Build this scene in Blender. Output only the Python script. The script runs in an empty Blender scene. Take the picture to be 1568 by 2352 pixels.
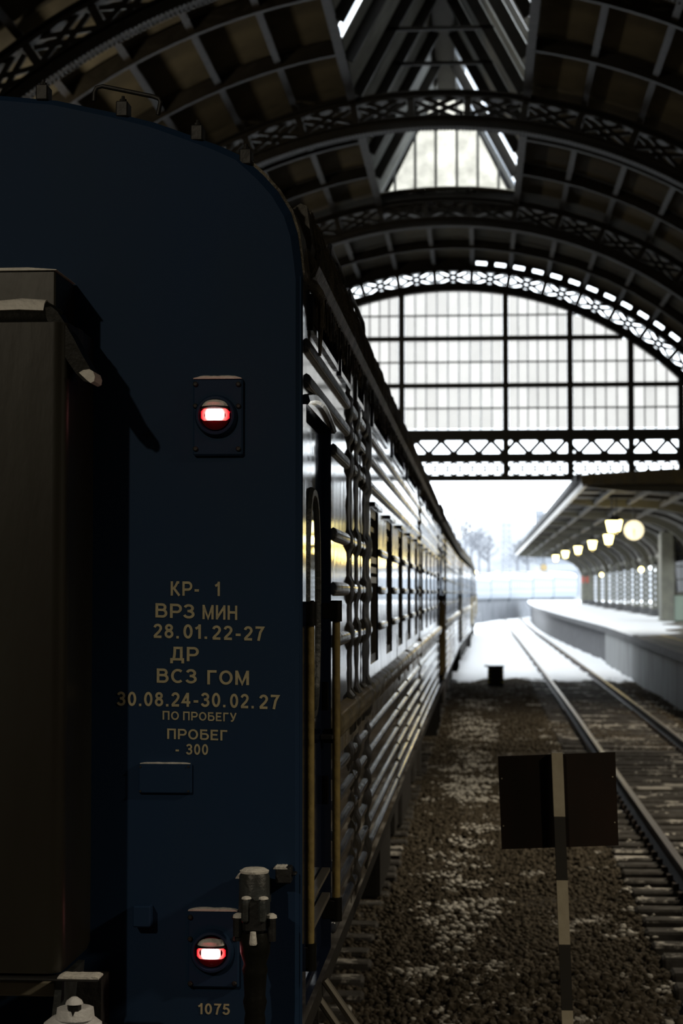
import bpy, math, random
import numpy as np
from mathutils import Vector, Matrix
random.seed(7); rng = np.random.default_rng(7)
S = bpy.context.scene
COL = S.collection
PI = math.pi
# ------------------------------------------------------------------ camera
H = 2.62; FPX = 4300.0; CX, CY = 784.0, 1176.0; VX, VY = 1100.0, 1363.0
pitch = math.atan((VY-CY)/FPX)
yaw = math.atan((VX-CX)/FPX*math.cos(pitch))
cam = bpy.data.cameras.new('camera'); camo = bpy.data.objects.new('camera', cam); COL.objects.link(camo)
camo.location = (0, 0, H); camo.rotation_euler = (PI/2+pitch, 0, yaw)
cam.sensor_fit = 'VERTICAL'; cam.sensor_height = 36.0; cam.sensor_width = 24.0
cam.lens = FPX/2352*36.0
cam.clip_end = 2000
cam.dof.use_dof = True; cam.dof.focus_distance = 7.0; cam.dof.aperture_fstop = 4.2
S.camera = camo
R_ = camo.rotation_euler.to_matrix()
def at(px, py, Y):
    d = R_ @ Vector(((px-CX)/FPX, -(py-CY)/FPX, -1.0))
    t = Y/d.y
    return Vector((d.x*t, Y, H+d.z*t))
# ------------------------------------------------------------------ world, light, exposure
S.view_settings.view_transform = 'Standard'; S.view_settings.look = 'None'
S.view_settings.gamma = 1.0; S.view_settings.exposure = 0.0
S.view_settings.use_curve_mapping = False
world = bpy.data.worlds.new('overcast_sky'); S.world = world; world.use_nodes = True
bg = world.node_tree.nodes['Background']
bg.inputs[0].default_value = (0.87, 0.94, 1.0, 1); bg.inputs[1].default_value = 4.4
S.cycles.max_bounces = 8; S.cycles.diffuse_bounces = 4; S.cycles.glossy_bounces = 4
S.cycles.transparent_max_bounces = 16; S.cycles.transmission_bounces = 4
S.cycles.sample_clamp_indirect = 4.0
S.cycles.use_denoising = True
def lamp(name, loc, power, color, radius=0.15):
    l = bpy.data.lights.new(name, 'POINT'); l.energy = power; l.color = color; l.shadow_soft_size = radius
    o = bpy.data.objects.new(name, l); o.location = loc; COL.objects.link(o); return o
WARM = (1.0, 0.87, 0.66)
lamp('shed_lamp_light', (-5.35, -5.6, 8.9), 1050, WARM, 0.12)       # the shed's lamp above the left platform, behind the camera
lamp('shed_lamp_light', (-8.6, 31.0, 8.8), 420, (1.0, 0.86, 0.62), 0.3)
lamp('shed_lamp_light', (-8.6, 47.0, 8.8), 260, (1.0, 0.86, 0.62), 0.3)
for loc_, e_ in (((6.2, 4.5, 6.0), 900), ((5.6, 21.0, 6.2), 1150), ((6.0, 38.0, 6.0), 1000)):      # added unseen spots, shining down only, to brighten handrails and ballast
    l_ = bpy.data.lights.new('platform_fill_spot', 'SPOT'); l_.energy = e_; l_.color = (1.0, 0.86, 0.64); l_.spot_size = math.radians(150); l_.spot_blend = .6; l_.shadow_soft_size = .25
    o_ = bpy.data.objects.new('platform_fill_spot', l_); o_.location = loc_; COL.objects.link(o_)
# ------------------------------------------------------------------ materials
def mat(name, col, rough=0.6, metal=0.0, spec=0.5, var=None, vscale=4.0, bump=0.0, bscale=30.0, emit=None, estr=0.0, coat=0.0, stretch=None, rnd=0.0, rvar=0.0):
    m = bpy.data.materials.new(name); m.use_nodes = True
    nt = m.node_tree; N = nt.nodes; L = nt.links; p = N['Principled BSDF']
    p.inputs['Base Color'].default_value = (*col, 1); p.inputs['Roughness'].default_value = rough
    p.inputs['Metallic'].default_value = metal; p.inputs['Specular IOR Level'].default_value = spec
    p.inputs['Coat Weight'].default_value = coat; p.inputs['Coat Roughness'].default_value = 0.08
    tc = None
    if var or bump or rvar:
        tc = N.new('ShaderNodeTexCoord'); mp = N.new('ShaderNodeMapping'); L.new(tc.outputs['Object'], mp.inputs[0])
        if stretch: mp.inputs['Scale'].default_value = stretch
    if var:
        n = N.new('ShaderNodeTexNoise'); n.inputs['Scale'].default_value = vscale; n.inputs['Detail'].default_value = 5; L.new(mp.outputs[0], n.inputs[0])
        r = N.new('ShaderNodeValToRGB'); r.color_ramp.elements[0].position = 0.35; r.color_ramp.elements[1].position = 0.68
        r.color_ramp.elements[0].color = (*col, 1); r.color_ramp.elements[1].color = (*var, 1)
        L.new(n.outputs[0], r.inputs[0]); out = r.outputs[0]
        if rnd:
            oi = N.new('ShaderNodeObjectInfo'); hs = N.new('ShaderNodeHueSaturation')
            mr = N.new('ShaderNodeMapRange'); mr.inputs[3].default_value = 1-rnd; mr.inputs[4].default_value = 1+rnd
            L.new(oi.outputs['Random'], mr.inputs[0]); L.new(mr.outputs[0], hs.inputs['Value']); L.new(out, hs.inputs['Color']); out = hs.outputs[0]
        L.new(out, p.inputs['Base Color'])
        if rvar:
            mr = N.new('ShaderNodeMapRange'); mr.inputs[1].default_value = 0.3; mr.inputs[2].default_value = 0.7
            mr.inputs[3].default_value = max(0.02, rough-rvar); mr.inputs[4].default_value = rough+rvar
            L.new(n.outputs[0], mr.inputs[0]); L.new(mr.outputs[0], p.inputs['Roughness'])
    if bump:
        n2 = N.new('ShaderNodeTexNoise'); n2.inputs['Scale'].default_value = bscale; n2.inputs['Detail'].default_value = 4; L.new(mp.outputs[0], n2.inputs[0])
        b = N.new('ShaderNodeBump'); b.inputs['Strength'].default_value = bump; b.inputs['Distance'].default_value = 0.02
        L.new(n2.outputs[0], b.inputs['Height']); L.new(b.outputs[0], p.inputs['Normal'])
    if emit:
        p.inputs['Emission Color'].default_value = (*emit, 1); p.inputs['Emission Strength'].default_value = estr
    return m
def frosted(name, tint, noise=0.08, trans=0.85):
    m = bpy.data.materials.new(name); m.use_nodes = True; nt = m.node_tree; N = nt.nodes; L = nt.links
    N.remove(N['Principled BSDF']); out = N['Material Output']
    t = N.new('ShaderNodeBsdfTransparent'); d = N.new('ShaderNodeBsdfTranslucent'); mx = N.new('ShaderNodeMixShader')
    g = N.new('ShaderNodeBsdfGlossy'); g.inputs['Roughness'].default_value = 0.25; g.inputs[0].default_value = (0.6, 0.6, 0.6, 1)
    tc = N.new('ShaderNodeTexCoord'); n = N.new('ShaderNodeTexNoise'); n.inputs['Scale'].default_value = 2.2; n.inputs['Detail'].default_value = 6
    L.new(tc.outputs['Object'], n.inputs[0])
    r = N.new('ShaderNodeValToRGB'); r.color_ramp.elements[0].position = 0.3; r.color_ramp.elements[1].position = 0.62
    r.color_ramp.elements[0].color = (*[c*(1-noise*2.5) for c in tint], 1); r.color_ramp.elements[1].color = (*tint, 1)
    L.new(n.outputs[0], r.inputs[0])
    oi = N.new('ShaderNodeObjectInfo'); mr = N.new('ShaderNodeMapRange'); mr.inputs[3].default_value = 0.93; mr.inputs[4].default_value = 1.04
    hs = N.new('ShaderNodeHueSaturation'); L.new(oi.outputs['Random'], mr.inputs[0]); L.new(mr.outputs[0], hs.inputs['Value']); L.new(r.outputs[0], hs.inputs['Color'])
    L.new(hs.outputs[0], t.inputs[0]); L.new(hs.outputs[0], d.inputs[0])
    mx.inputs[0].default_value = 1-trans; L.new(t.outputs[0], mx.inputs[1]); L.new(d.outputs[0], mx.inputs[2])
    m2 = N.new('ShaderNodeMixShader'); m2.inputs[0].default_value = 0.04; L.new(mx.outputs[0], m2.inputs[1]); L.new(g.outputs[0], m2.inputs[2])
    L.new(m2.outputs[0], out.inputs[0]); return m
def ground_mat(name, c1, c2, c3, scale, snow_amt, rough=0.9, bump=0.4, snow_scale=1.3):
    """stone / gravel colours with crusts of old snow lying on what faces up"""
    m = bpy.data.materials.new(name); m.use_nodes = True; nt = m.node_tree; N = nt.nodes; L = nt.links; p = N['Principled BSDF']
    geo = N.new('ShaderNodeNewGeometry')
    n = N.new('ShaderNodeTexNoise'); n.inputs['Scale'].default_value = scale; n.inputs['Detail'].default_value = 3; L.new(geo.outputs['Position'], n.inputs[0])
    r = N.new('ShaderNodeValToRGB'); e = r.color_ramp.elements; e[0].position = 0.32; e[0].color = (*c1, 1); e[1].position = 0.7; e[1].color = (*c3, 1)
    x = e.new(0.5); x.color = (*c2, 1); L.new(n.outputs[0], r.inputs[0])
    s = N.new('ShaderNodeTexNoise'); s.inputs['Scale'].default_value = snow_scale; s.inputs['Detail'].default_value = 7; s.inputs['Roughness'].default_value = 0.7; L.new(geo.outputs['Position'], s.inputs[0])
    sr = N.new('ShaderNodeMapRange'); sr.inputs[1].default_value = snow_amt; sr.inputs[2].default_value = snow_amt+0.035; L.new(s.outputs[0], sr.inputs[0])
    sp = N.new('ShaderNodeSeparateXYZ'); L.new(geo.outputs['Normal'], sp.inputs[0])
    up = N.new('ShaderNodeMapRange'); up.inputs[1].default_value = 0.25; up.inputs[2].default_value = 0.55; L.new(sp.outputs[2], up.inputs[0])
    mu = N.new('ShaderNodeMath'); mu.operation = 'MULTIPLY'; L.new(sr.outputs[0], mu.inputs[0]); L.new(up.outputs[0], mu.inputs[1])
    mx = N.new('ShaderNodeMixRGB'); L.new(mu.outputs[0], mx.inputs[0]); L.new(r.outputs[0], mx.inputs[1]); mx.inputs[2].default_value = (0.62, 0.60, 0.56, 1)
    L.new(mx.outputs[0], p.inputs['Base Color']); p.inputs['Roughness'].default_value = rough; p.inputs['Specular IOR Level'].default_value = 0.3
    b = N.new('ShaderNodeBump'); b.inputs['Strength'].default_value = bump; b.inputs['Distance'].default_value = 0.03
    n2 = N.new('ShaderNodeTexNoise'); n2.inputs['Scale'].default_value = 22; n2.inputs['Detail'].default_value = 5; L.new(geo.outputs['Position'], n2.inputs[0])
    L.new(n2.outputs[0], b.inputs['Height']); L.new(b.outputs[0], p.inputs['Normal'])
    return m
M = {}
M['end_paint'] = mat('matt_blue_paint', (0.013, 0.034, 0.082), 0.62, var=(0.016, 0.036, 0.074), vscale=1.6, bump=0.05, bscale=14, spec=0.12, stretch=(1, 1, 0.5))
M['side_paint'] = mat('glossy_blue_paint', (0.010, 0.018, 0.045), 0.09, var=(0.014, 0.02, 0.04), vscale=5, bump=0.05, bscale=5, spec=0.5, stretch=(1, 1, 0.22), rvar=0.03)
M['rib_paint'] = mat('glossy_blue_rib_paint', (0.022, 0.030, 0.052), 0.16, var=(0.05, 0.052, 0.058), vscale=3, bump=0.15, bscale=9, rvar=0.07)
M['belt'] = mat('dusty_yellow_belt', (0.27, 0.225, 0.13), 0.25, var=(0.13, 0.115, 0.075), vscale=3, bump=0.15, bscale=9, rvar=0.12)
M['roofpaint'] = mat('sooty_roof_paint', (0.03, 0.028, 0.024), 0.6, var=(0.07, 0.065, 0.052), vscale=2, bump=0.4, bscale=20)
M['frost'] = mat('dirty_frost', (0.17, 0.15, 0.11), 0.5, var=(0.03, 0.027, 0.02), vscale=8, bump=0.9, bscale=45)
M['ice'] = mat('grimy_ice', (0.016, 0.015, 0.012), 0.5, spec=0.2, var=(0.05, 0.045, 0.034), vscale=14, bump=0.9, bscale=26, stretch=(1, 1, 0.35))
M['snow'] = mat('fresh_snow', (0.90, 0.91, 0.93), 0.9, bump=0.35, bscale=60)
M['oldsnow'] = mat('thin_snow', (0.84, 0.82, 0.77), 0.9, bump=0.5, bscale=40)
M['rubber'] = mat('black_rubber', (0.009, 0.009, 0.007), 0.45, spec=0.15, bump=0.12, bscale=30)
M['gangway'] = mat('grimy_gangway_steel', (0.026, 0.025, 0.018), 0.36, var=(0.017, 0.014, 0.010), vscale=2.5, bump=0.12, bscale=9, stretch=(1, 1, 0.3))
M['dark'] = mat('black_steel', (0.012, 0.012, 0.012), 0.55, bump=0.2)
M['under'] = mat('sooty_underframe', (0.022, 0.020, 0.018), 0.7, bump=0.3)
M['letter'] = mat('cream_lettering_paint', (0.50, 0.44, 0.27), 0.7, var=(0.38, 0.34, 0.22), vscale=40)
M['rail_yellow'] = mat('yellow_handrail_paint', (0.36, 0.27, 0.09), 0.5, var=(0.24, 0.18, 0.07), vscale=20, bump=0.2)
M['glass'] = mat('dark_window_glass', (0.006, 0.007, 0.008), 0.03, spec=0.7)
M['alu'] = mat('aluminium_window_frame', (0.30, 0.28, 0.24), 0.35, metal=0.6)
M['fitting'] = mat('grey_socket_paint', (0.050, 0.058, 0.060), 0.45, var=(0.03, 0.032, 0.03), vscale=12, bump=0.3)
M['lens'] = mat('red_lens', (0.3, 0.0, 0.0), 0.2, emit=(1.0, 0.03, 0.04), estr=2.0)
M['bulb'] = mat('tail_lamp_bulb', (1, 0.5, 0.4), 0.2, emit=(1.0, 0.28, 0.24), estr=6.0)
_m = M['lens']; _nt = _m.node_tree; _p = _nt.nodes['Principled BSDF']
_tc = _nt.nodes.new('ShaderNodeTexCoord'); _mp = _nt.nodes.new('ShaderNodeMapping'); _mp.inputs['Location'].default_value = (-1.0, 0, -1.0); _mp.inputs['Scale'].default_value = (2.0, 0, 2.0)
_ln = _nt.nodes.new('ShaderNodeVectorMath'); _ln.operation = 'LENGTH'; _r = _nt.nodes.new('ShaderNodeValToRGB')
_sq = _nt.nodes.new('ShaderNodeVectorMath'); _sq.operation = 'MULTIPLY'; _sq.inputs[1].default_value = (1, 0, .45)
_nt.links.new(_tc.outputs['Generated'], _mp.inputs[0]); _nt.links.new(_mp.outputs[0], _sq.inputs[0]); _nt.links.new(_sq.outputs[0], _ln.inputs[0]); _nt.links.new(_ln.outputs['Value'], _r.inputs[0])
_e = _r.color_ramp.elements; _e[0].position = .55; _e[0].color = (1, .62, .58, 1); _e[1].position = .98; _e[1].color = (.30, .004, .008, 1)
_x = _e.new(.74); _x.color = (.8, .10, .09, 1)
_nt.links.new(_r.outputs[0], _p.inputs['Emission Color']); _p.inputs['Emission Strength'].default_value = 3.2
M['lensdark'] = mat('unlit_red_lens', (0.10, 0.002, 0.006), 0.15)
M['truss'] = mat('dark_truss_paint', (0.023, 0.020, 0.015), 0.5, var=(0.016, 0.014, 0.011), vscale=3, bump=0.3, bscale=25, spec=0.2)
M['purlin'] = mat('grey_purlin_paint', (0.040, 0.034, 0.026), 0.45, var=(0.022, 0.019, 0.015), vscale=4, bump=0.2, spec=0.08)
M['sheet'] = mat('weathered_roof_sheet', (0.120, 0.104, 0.070), 0.75, var=(0.055, 0.049, 0.036), vscale=0.8, bump=0.1, rnd=0.3)
M['lsheet'] = mat('translucent_lantern_sheet', (0.30, 0.30, 0.27), 0.5, var=(0.2, 0.2, 0.18), vscale=1.5, rnd=0.3)
M['shell'] = mat('shed_lining', (0.045, 0.042, 0.035), 0.8)
M['screenbar'] = mat('screen_ironwork', (0.045, 0.045, 0.040), 0.5, bump=0.1)
M['pane'] = frosted('clouded_glass', (0.565, 0.548, 0.526), 0.009)
M['gable'] = frosted('dirty_wired_glass', (0.64, 0.62, 0.57), 0.09)
M['clear'] = frosted('clear_glass_strip', (0.70, 0.72, 0.75), 0.02)
M['rail'] = mat('rusty_rail', (0.045, 0.032, 0.024), 0.7, bump=0.3)
M['railtop'] = mat('polished_rail_head', (0.24, 0.21, 0.18), 0.42, metal=0.8, bump=0.1)
M['sleeper'] = ground_mat('weathered_sleeper', (0.05, 0.045, 0.04), (0.09, 0.085, 0.08), (0.13, 0.125, 0.12), 6, 0.56)
M['stone'] = ground_mat('ballast_stone', (0.038, 0.032, 0.021), (0.108, 0.088, 0.062), (0.205, 0.178, 0.14), 17, 0.605, snow_scale=1.7)
M['soil'] = ground_mat('ballast_bed', (0.022, 0.018, 0.012), (0.045, 0.036, 0.025), (0.085, 0.072, 0.055), 22, 0.60, bump=0.9, snow_scale=1.7)
M['signback'] = mat('rusty_sign_back', (0.014, 0.011, 0.008), 0.6, spec=0.15, var=(0.022, 0.013, 0.009), vscale=5, stretch=(1, 1, 0.3))
M['postwhite'] = mat('white_post_paint', (0.40, 0.36, 0.27), 0.6, var=(0.34, 0.30, 0.22), vscale=18)
M['postblack'] = mat('black_post_paint', (0.016, 0.014, 0.011), 0.6)
M['concrete'] = mat('platform_concrete', (0.30, 0.31, 0.31), 0.8, var=(0.19, 0.19, 0.185), vscale=1.2, bump=0.3, bscale=12, stretch=(1, 1, 0.25))
M['coping'] = mat('dark_coping_stone', (0.10, 0.10, 0.105), 0.75, var=(0.06, 0.06, 0.06), vscale=3, bump=0.4)
M['asphalt'] = mat('damp_asphalt', (0.085, 0.072, 0.052), 0.55, var=(0.16, 0.145, 0.12), vscale=0.35, bump=0.2)
M['yellow'] = mat('yellow_safety_line', (0.42, 0.30, 0.10), 0.7)
M['canopy'] = mat('brown_canopy_boards', (0.042, 0.037, 0.028), 0.7, var=(0.026, 0.023, 0.018), vscale=1.5, rnd=0.2)
M['canopyrib'] = mat('painted_canopy_iron', (0.10, 0.095, 0.072), 0.55)
M['column'] = mat('grey_green_column_paint', (0.16, 0.16, 0.125), 0.6, var=(0.11, 0.11, 0.09), vscale=3)
M['gutter'] = mat('pale_gutter_metal', (0.62, 0.60, 0.58), 0.5)
M['greenpanel'] = mat('pale_green_panel', (0.32, 0.40, 0.33), 0.6)
M['lampglow'] = mat('lantern_glass_lit', (1, 0.9, 0.5), 0.3, emit=(1.0, 0.83, 0.30), estr=8.0)
M['clockface'] = mat('lit_clock_face', (0.9, 0.88, 0.75), 0.4, emit=(1.0, 0.90, 0.66), estr=0.95)
M['clockdull'] = mat('dull_clock_face', (0.60, 0.52, 0.36), 0.4)
M['bgblue'] = mat('pale_blue_carriage_paint', (0.105, 0.145, 0.195), 0.4)
M['bggrey'] = mat('light_grey_carriage_band', (0.19, 0.215, 0.25), 0.4)
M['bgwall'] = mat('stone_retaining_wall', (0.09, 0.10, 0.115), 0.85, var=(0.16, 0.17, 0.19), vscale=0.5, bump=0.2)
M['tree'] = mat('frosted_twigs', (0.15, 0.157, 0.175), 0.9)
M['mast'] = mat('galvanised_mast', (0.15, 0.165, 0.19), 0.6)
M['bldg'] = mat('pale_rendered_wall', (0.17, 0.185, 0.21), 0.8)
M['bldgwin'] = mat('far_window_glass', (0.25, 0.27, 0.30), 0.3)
M['red'] = mat('red_notice', (0.55, 0.06, 0.03), 0.5)
M['reflector'] = mat('yellow_reflector', (0.55, 0.42, 0.03), 0.4)
# ------------------------------------------------------------------ mesh helpers
ORIG = {}
class MB:
    def __init__(s): s.v = []; s.f = []; s.m = []
    def add(s, vs, fs, mi=0):
        b = len(s.v); s.v += [tuple(v) for v in vs]; s.f += [tuple(i+b for i in f) for f in fs]; s.m += [mi]*len(fs); return s
    def box(s, x0, x1, y0, y1, z0, z1, mi=0):
        vs = [(x, y, z) for z in (z0, z1) for y in (y0, y1) for x in (x0, x1)]
        return s.add(vs, [(0, 2, 3, 1), (4, 5, 7, 6), (0, 1, 5, 4), (2, 6, 7, 3), (0, 4, 6, 2), (1, 3, 7, 5)], mi)
    def bev(s, x0, x1, y0, y1, z0, z1, b, mi=0):
        """box with its eight corners and twelve edges chamfered"""
        cs = []; idx = {}
        for i, x in enumerate((x0, x1)):
            for j, y in enumerate((y0, y1)):
                for k, z in enumerate((z0, z1)):
                    sx, sy, sz = (1, -1)[i]*b, (1, -1)[j]*b, (1, -1)[k]*b
                    for a, q in enumerate(((x, y+sy, z+sz), (x+sx, y, z+sz), (x+sx, y+sy, z))):
                        idx[i, j, k, a] = len(cs); cs.append(q)
        F = []
        for i in (0, 1): F.append([idx[i, 0, 0, 0], idx[i, 1, 0, 0], idx[i, 1, 1, 0], idx[i, 0, 1, 0]])
        for j in (0, 1): F.append([idx[0, j, 0, 1], idx[1, j, 0, 1], idx[1, j, 1, 1], idx[0, j, 1, 1]])
        for k in (0, 1): F.append([idx[0, 0, k, 2], idx[1, 0, k, 2], idx[1, 1, k, 2], idx[0, 1, k, 2]])
        for j in (0, 1):
            for k in (0, 1): F.append([idx[0, j, k, 1], idx[1, j, k, 1], idx[1, j, k, 2], idx[0, j, k, 2]])
        for i in (0, 1):
            for k in (0, 1): F.append([idx[i, 0, k, 0], idx[i, 1, k, 0], idx[i, 1, k, 2], idx[i, 0, k, 2]])
        for i in (0, 1):
            for j in (0, 1): F.append([idx[i, j, 0, 0], idx[i, j, 1, 0], idx[i, j, 1, 1], idx[i, j, 0, 1]])
        for i in (0, 1):
            for j in (0, 1):
                for k in (0, 1): F.append([idx[i, j, k, a] for a in range(3)])
        return s.add(cs, F, mi)
    def bar(s, p, q, w, h=None, up=(0, 0, 1), mi=0):
        p, q = Vector(p), Vector(q); d = (q-p).normalized(); u = Vector(up)
        a = d.cross(u)
        if a.length < 1e-4: a = d.cross(Vector((1, 0, 0)))
        a.normalize(); b = a.cross(d); h = h or w
        vs = [c+a*sx*w/2+b*sz*h/2 for c in (p, q) for sx, sz in ((-1, -1), (1, -1), (1, 1), (-1, 1))]
        return s.add(vs, [(0, 1, 2, 3), (7, 6, 5, 4), (0, 4, 5, 1), (1, 5, 6, 2), (2, 6, 7, 3), (3, 7, 4, 0)], mi)
    def tube(s, pts, r, n=10, cap=True, mi=0):
        pts = [Vector(p) for p in pts]; rs = r if isinstance(r, (list, tuple)) else [r]*len(pts)
        vs = []; fs = []; pa = None
        for i, p in enumerate(pts):
            d = (pts[min(i+1, len(pts)-1)]-pts[max(i-1, 0)]).normalized()
            a = pa if pa is not None else (Vector((0, 0, 1)) if abs(d.z) < 0.9 else Vector((1, 0, 0)))
            a = (a-d*a.dot(d)).normalized(); pa = a; b = d.cross(a)
            for k in range(n):
                t = 2*PI*k/n; vs.append(p+(a*math.cos(t)+b*math.sin(t))*rs[i])
        for i in range(len(pts)-1):
            for k in range(n):
                fs.append((i*n+k, i*n+(k+1) % n, (i+1)*n+(k+1) % n, (i+1)*n+k))
        if cap: fs.append(tuple(range(n))[::-1]); fs.append(tuple((len(pts)-1)*n+k for k in range(n)))
        return s.add(vs, fs, mi)
    def prism(s, poly, a0, a1, axis='y', mi=0):
        """poly of 2D points, extruded along axis: y -> (x,z), x -> (y,z), z -> (x,y)"""
        n = len(poly)
        def P(u, v, a): return {'y': (u, a, v), 'x': (a, u, v), 'z': (u, v, a)}[axis]
        vs = [P(u, v, a0) for u, v in poly]+[P(u, v, a1) for u, v in poly]
        fs = [tuple(range(n)), tuple(range(2*n-1, n-1, -1))]+[(i, i+n, (i+1) % n+n, (i+1) % n) for i in range(n)]
        return s.add(vs, fs, mi)
    def lathe(s, prof, c, axis='z', n=20, mi=0):
        """prof: (radius, height) pairs about axis through c"""
        vs = []; c = Vector(c)
        for r, h in prof:
            for k in range(n):
                t = 2*PI*k/n; a, b = r*math.cos(t), r*math.sin(t)
                vs.append(c+Vector({'z': (a, b, h), 'y': (a, h, b), 'x': (h, a, b)}[axis]))
        fs = [(i*n+k, i*n+(k+1) % n, (i+1)*n+(k+1) % n, (i+1)*n+k) for i in range(len(prof)-1) for k in range(n)]
        fs += [tuple(range(n))[::-1], tuple((len(prof)-1)*n+k for k in range(n))]
        return s.add(vs, fs, mi)
    def sweep(s, secs, closed=True, mi=0):
        """list of sections (equal counts of points) joined; ends capped"""
        n = len(secs[0]); vs = [p for sc in secs for p in sc]; fs = []
        for i in range(len(secs)-1):
            for k in range(n if closed else n-1):
                fs.append((i*n+k, i*n+(k+1) % n, (i+1)*n+(k+1) % n, (i+1)*n+k))
        if closed: fs += [tuple(range(n))[::-1], tuple((len(secs)-1)*n+k for k in range(n))]
        return s.add(vs, fs, mi)
    def build(s, name, mats, parent=None, origin=None, smooth=False, fix=True):
        if not isinstance(mats, (list, tuple)): mats = [mats]
        if parent is not None and origin is None: origin = ORIG.get(parent.name, Vector((0, 0, 0)))
        top = None
        if parent is None and origin is None:
            a = np.array(s.v); top = Vector(((a[:, 0].min()+a[:, 0].max())/2, (a[:, 1].min()+a[:, 1].max())/2, a[:, 2].min())); origin = top
        o0 = Vector(origin)
        me = bpy.data.meshes.new(name)
        me.from_pydata([(v[0]-o0.x, v[1]-o0.y, v[2]-o0.z) for v in s.v], [], s.f)
        for m in mats: me.materials.append(m)
        if len(mats) > 1: me.polygons.foreach_set('material_index', s.m)
        if fix:
            import bmesh
            bm = bmesh.new(); bm.from_mesh(me); bmesh.ops.recalc_face_normals(bm, faces=bm.faces); bm.to_mesh(me); bm.free()
        if smooth: me.polygons.foreach_set('use_smooth', [True]*len(me.polygons)); me.set_sharp_from_angle(angle=math.radians(40))
        o = bpy.data.objects.new(name, me); COL.objects.link(o)
        if parent is not None: o.parent = parent
        else: o.location = o0
        ORIG[o.name] = o0
        return o
def thing(name, label, cat, loc, rotz=0, group=None, kind=None, local=False):
    o = bpy.data.objects.new(name, None); COL.objects.link(o); o.location = loc; o.rotation_euler.z = rotz
    o.empty_display_size = 0.2
    tag(o, label, cat, group, kind); ORIG[o.name] = Vector((0, 0, 0)) if local else Vector(loc); return o
def tag(o, label=None, cat=None, group=None, kind=None):
    if label: o['label'] = label
    if cat: o['category'] = cat
    if group: o['group'] = group
    if kind: o['kind'] = kind
    return o
def dup(root, loc=None, rotz=None, parent=None, skip=()):
    c = root.copy(); COL.objects.link(c)
    if parent is not None: c.parent = parent
    if loc is not None: c.location = loc
    if rotz is not None: c.rotation_euler.z = rotz
    ORIG[c.name] = ORIG.get(root.name, Vector((0, 0, 0)))
    for ch in list(root.children):
        if ch.name.split('.')[0] not in skip: dup(ch, parent=c, skip=skip)
    return c
def inst(me_obj, name, parent, loc, rot=(0, 0, 0), scale=None):
    o = bpy.data.objects.new(name, me_obj.data if hasattr(me_obj, 'data') else me_obj); COL.objects.link(o)
    o.parent = parent; o.location = loc; o.rotation_euler = rot
    if scale: o.scale = scale
    return o
def mesh_only(mb, name, mats, smooth=False):
    o = mb.build(name, mats, None, origin=(0, 0, 0), smooth=smooth); me = o.data; bpy.data.objects.remove(o); return me

# ================================================================== THE SHED
AX = -0.83; Z0 = 2.0; RI = 10.69; RO = 11.5; RS = 11.78      # axis, springing height, chord radii, skin radius
ARCHES = [18.4, 29.3, 40.2, 51.1, 62.1]
DA = math.radians(6.2); A0 = math.radians(9.45)
def arc(t, R, y): return (AX+R*math.sin(t), y, Z0+R*math.cos(t))
floor_z = -0.22
# shell of the vault beyond the built sheets, and towards the station building behind the camera
def shell_piece(t0, t1, y0, y1, name, label):
    mb = MB(); n = max(2, int(abs(t1-t0)/math.radians(4)))
    secs = []
    for y in (y0, y1):
        inner = [arc(t0+(t1-t0)*i/n, RS+0.03, y) for i in range(n+1)]
        outer = [arc(t0+(t1-t0)*i/n, RS+0.2, y) for i in range(n+1)]
        secs.append(inner+outer[::-1])
    mb.sweep(secs)
    return mb.build(name, M['shell'])
T8 = A0+8*DA
ceil = thing('ceiling', None, None, (AX, 40, Z0+RS), kind='structure')
tag(shell_piece(-T8, T8, -26, 18.4, 'ceiling_vault', None), kind='structure').name = 'ceiling_shell'
tag(shell_piece(T8, PI/2, -26, 62.1, 'x', None), kind='structure').name = 'wall_right'
tag(shell_piece(-PI/2, -T8, -26, 62.1, 'x', None), kind='structure').name = 'wall_left'
mb = MB(); mb.box(AX+RS, AX+RS+0.3, -26, 62.1, -0.25, Z0); tag(mb.build('wall_right_base', M['shell']), kind='structure')
mb = MB(); mb.box(AX-RS-0.3, AX-RS, -26, 62.1, -0.25, Z0); tag(mb.build('wall_left_base', M['shell']), kind='structure')
mb = MB(); mb.box(AX-RS-1, AX+RS+1, -26.4, -26, -0.25, 18); tag(mb.build('wall_back', M['shell']), kind='structure')
# corrugated sheets of the vault: one mesh, laid sheet by sheet
wv = RS*DA+0.02; ln = (ARCHES[1]-ARCHES[0])/3+0.05
mb = MB(); K = 100; vs = []; fs = []
for i in range(K+1):
    y = -ln/2+ln*i/K; z = 0.022*math.sin(2*PI*i/4)
    vs += [(-wv/2, y, z), (0, y, z+0.015), (wv/2, y, z)]
for i in range(K):
    for k in (0, 1): a = i*3+k; fs.append((a, a+1, a+4, a+3))
mb.add(vs, fs); SHEET = mesh_only(mb, 'roof_sheet', M['sheet'])
def bay_angles(b): return [(-1, k) for k in range(8)]+[(1, k) for k in range(8)]
for b in range(4):
    for r in range(3):
        y = ARCHES[b]+(ARCHES[b+1]-ARCHES[b])*(r+0.5)/3
        angs = [sg*(A0+(k+0.5)*DA) for sg in (-1, 1) for k in range(8)]
        if b == 3: angs += [-2*A0/3, 0, 2*A0/3]
        for t in angs:
            p = arc(t, RS, y)
            inst(SHEET, 'roof_sheet', ceil, (p[0]-AX, p[1]-40, p[2]-Z0-RS), (random.uniform(-.004, .004), t, 0))
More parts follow.
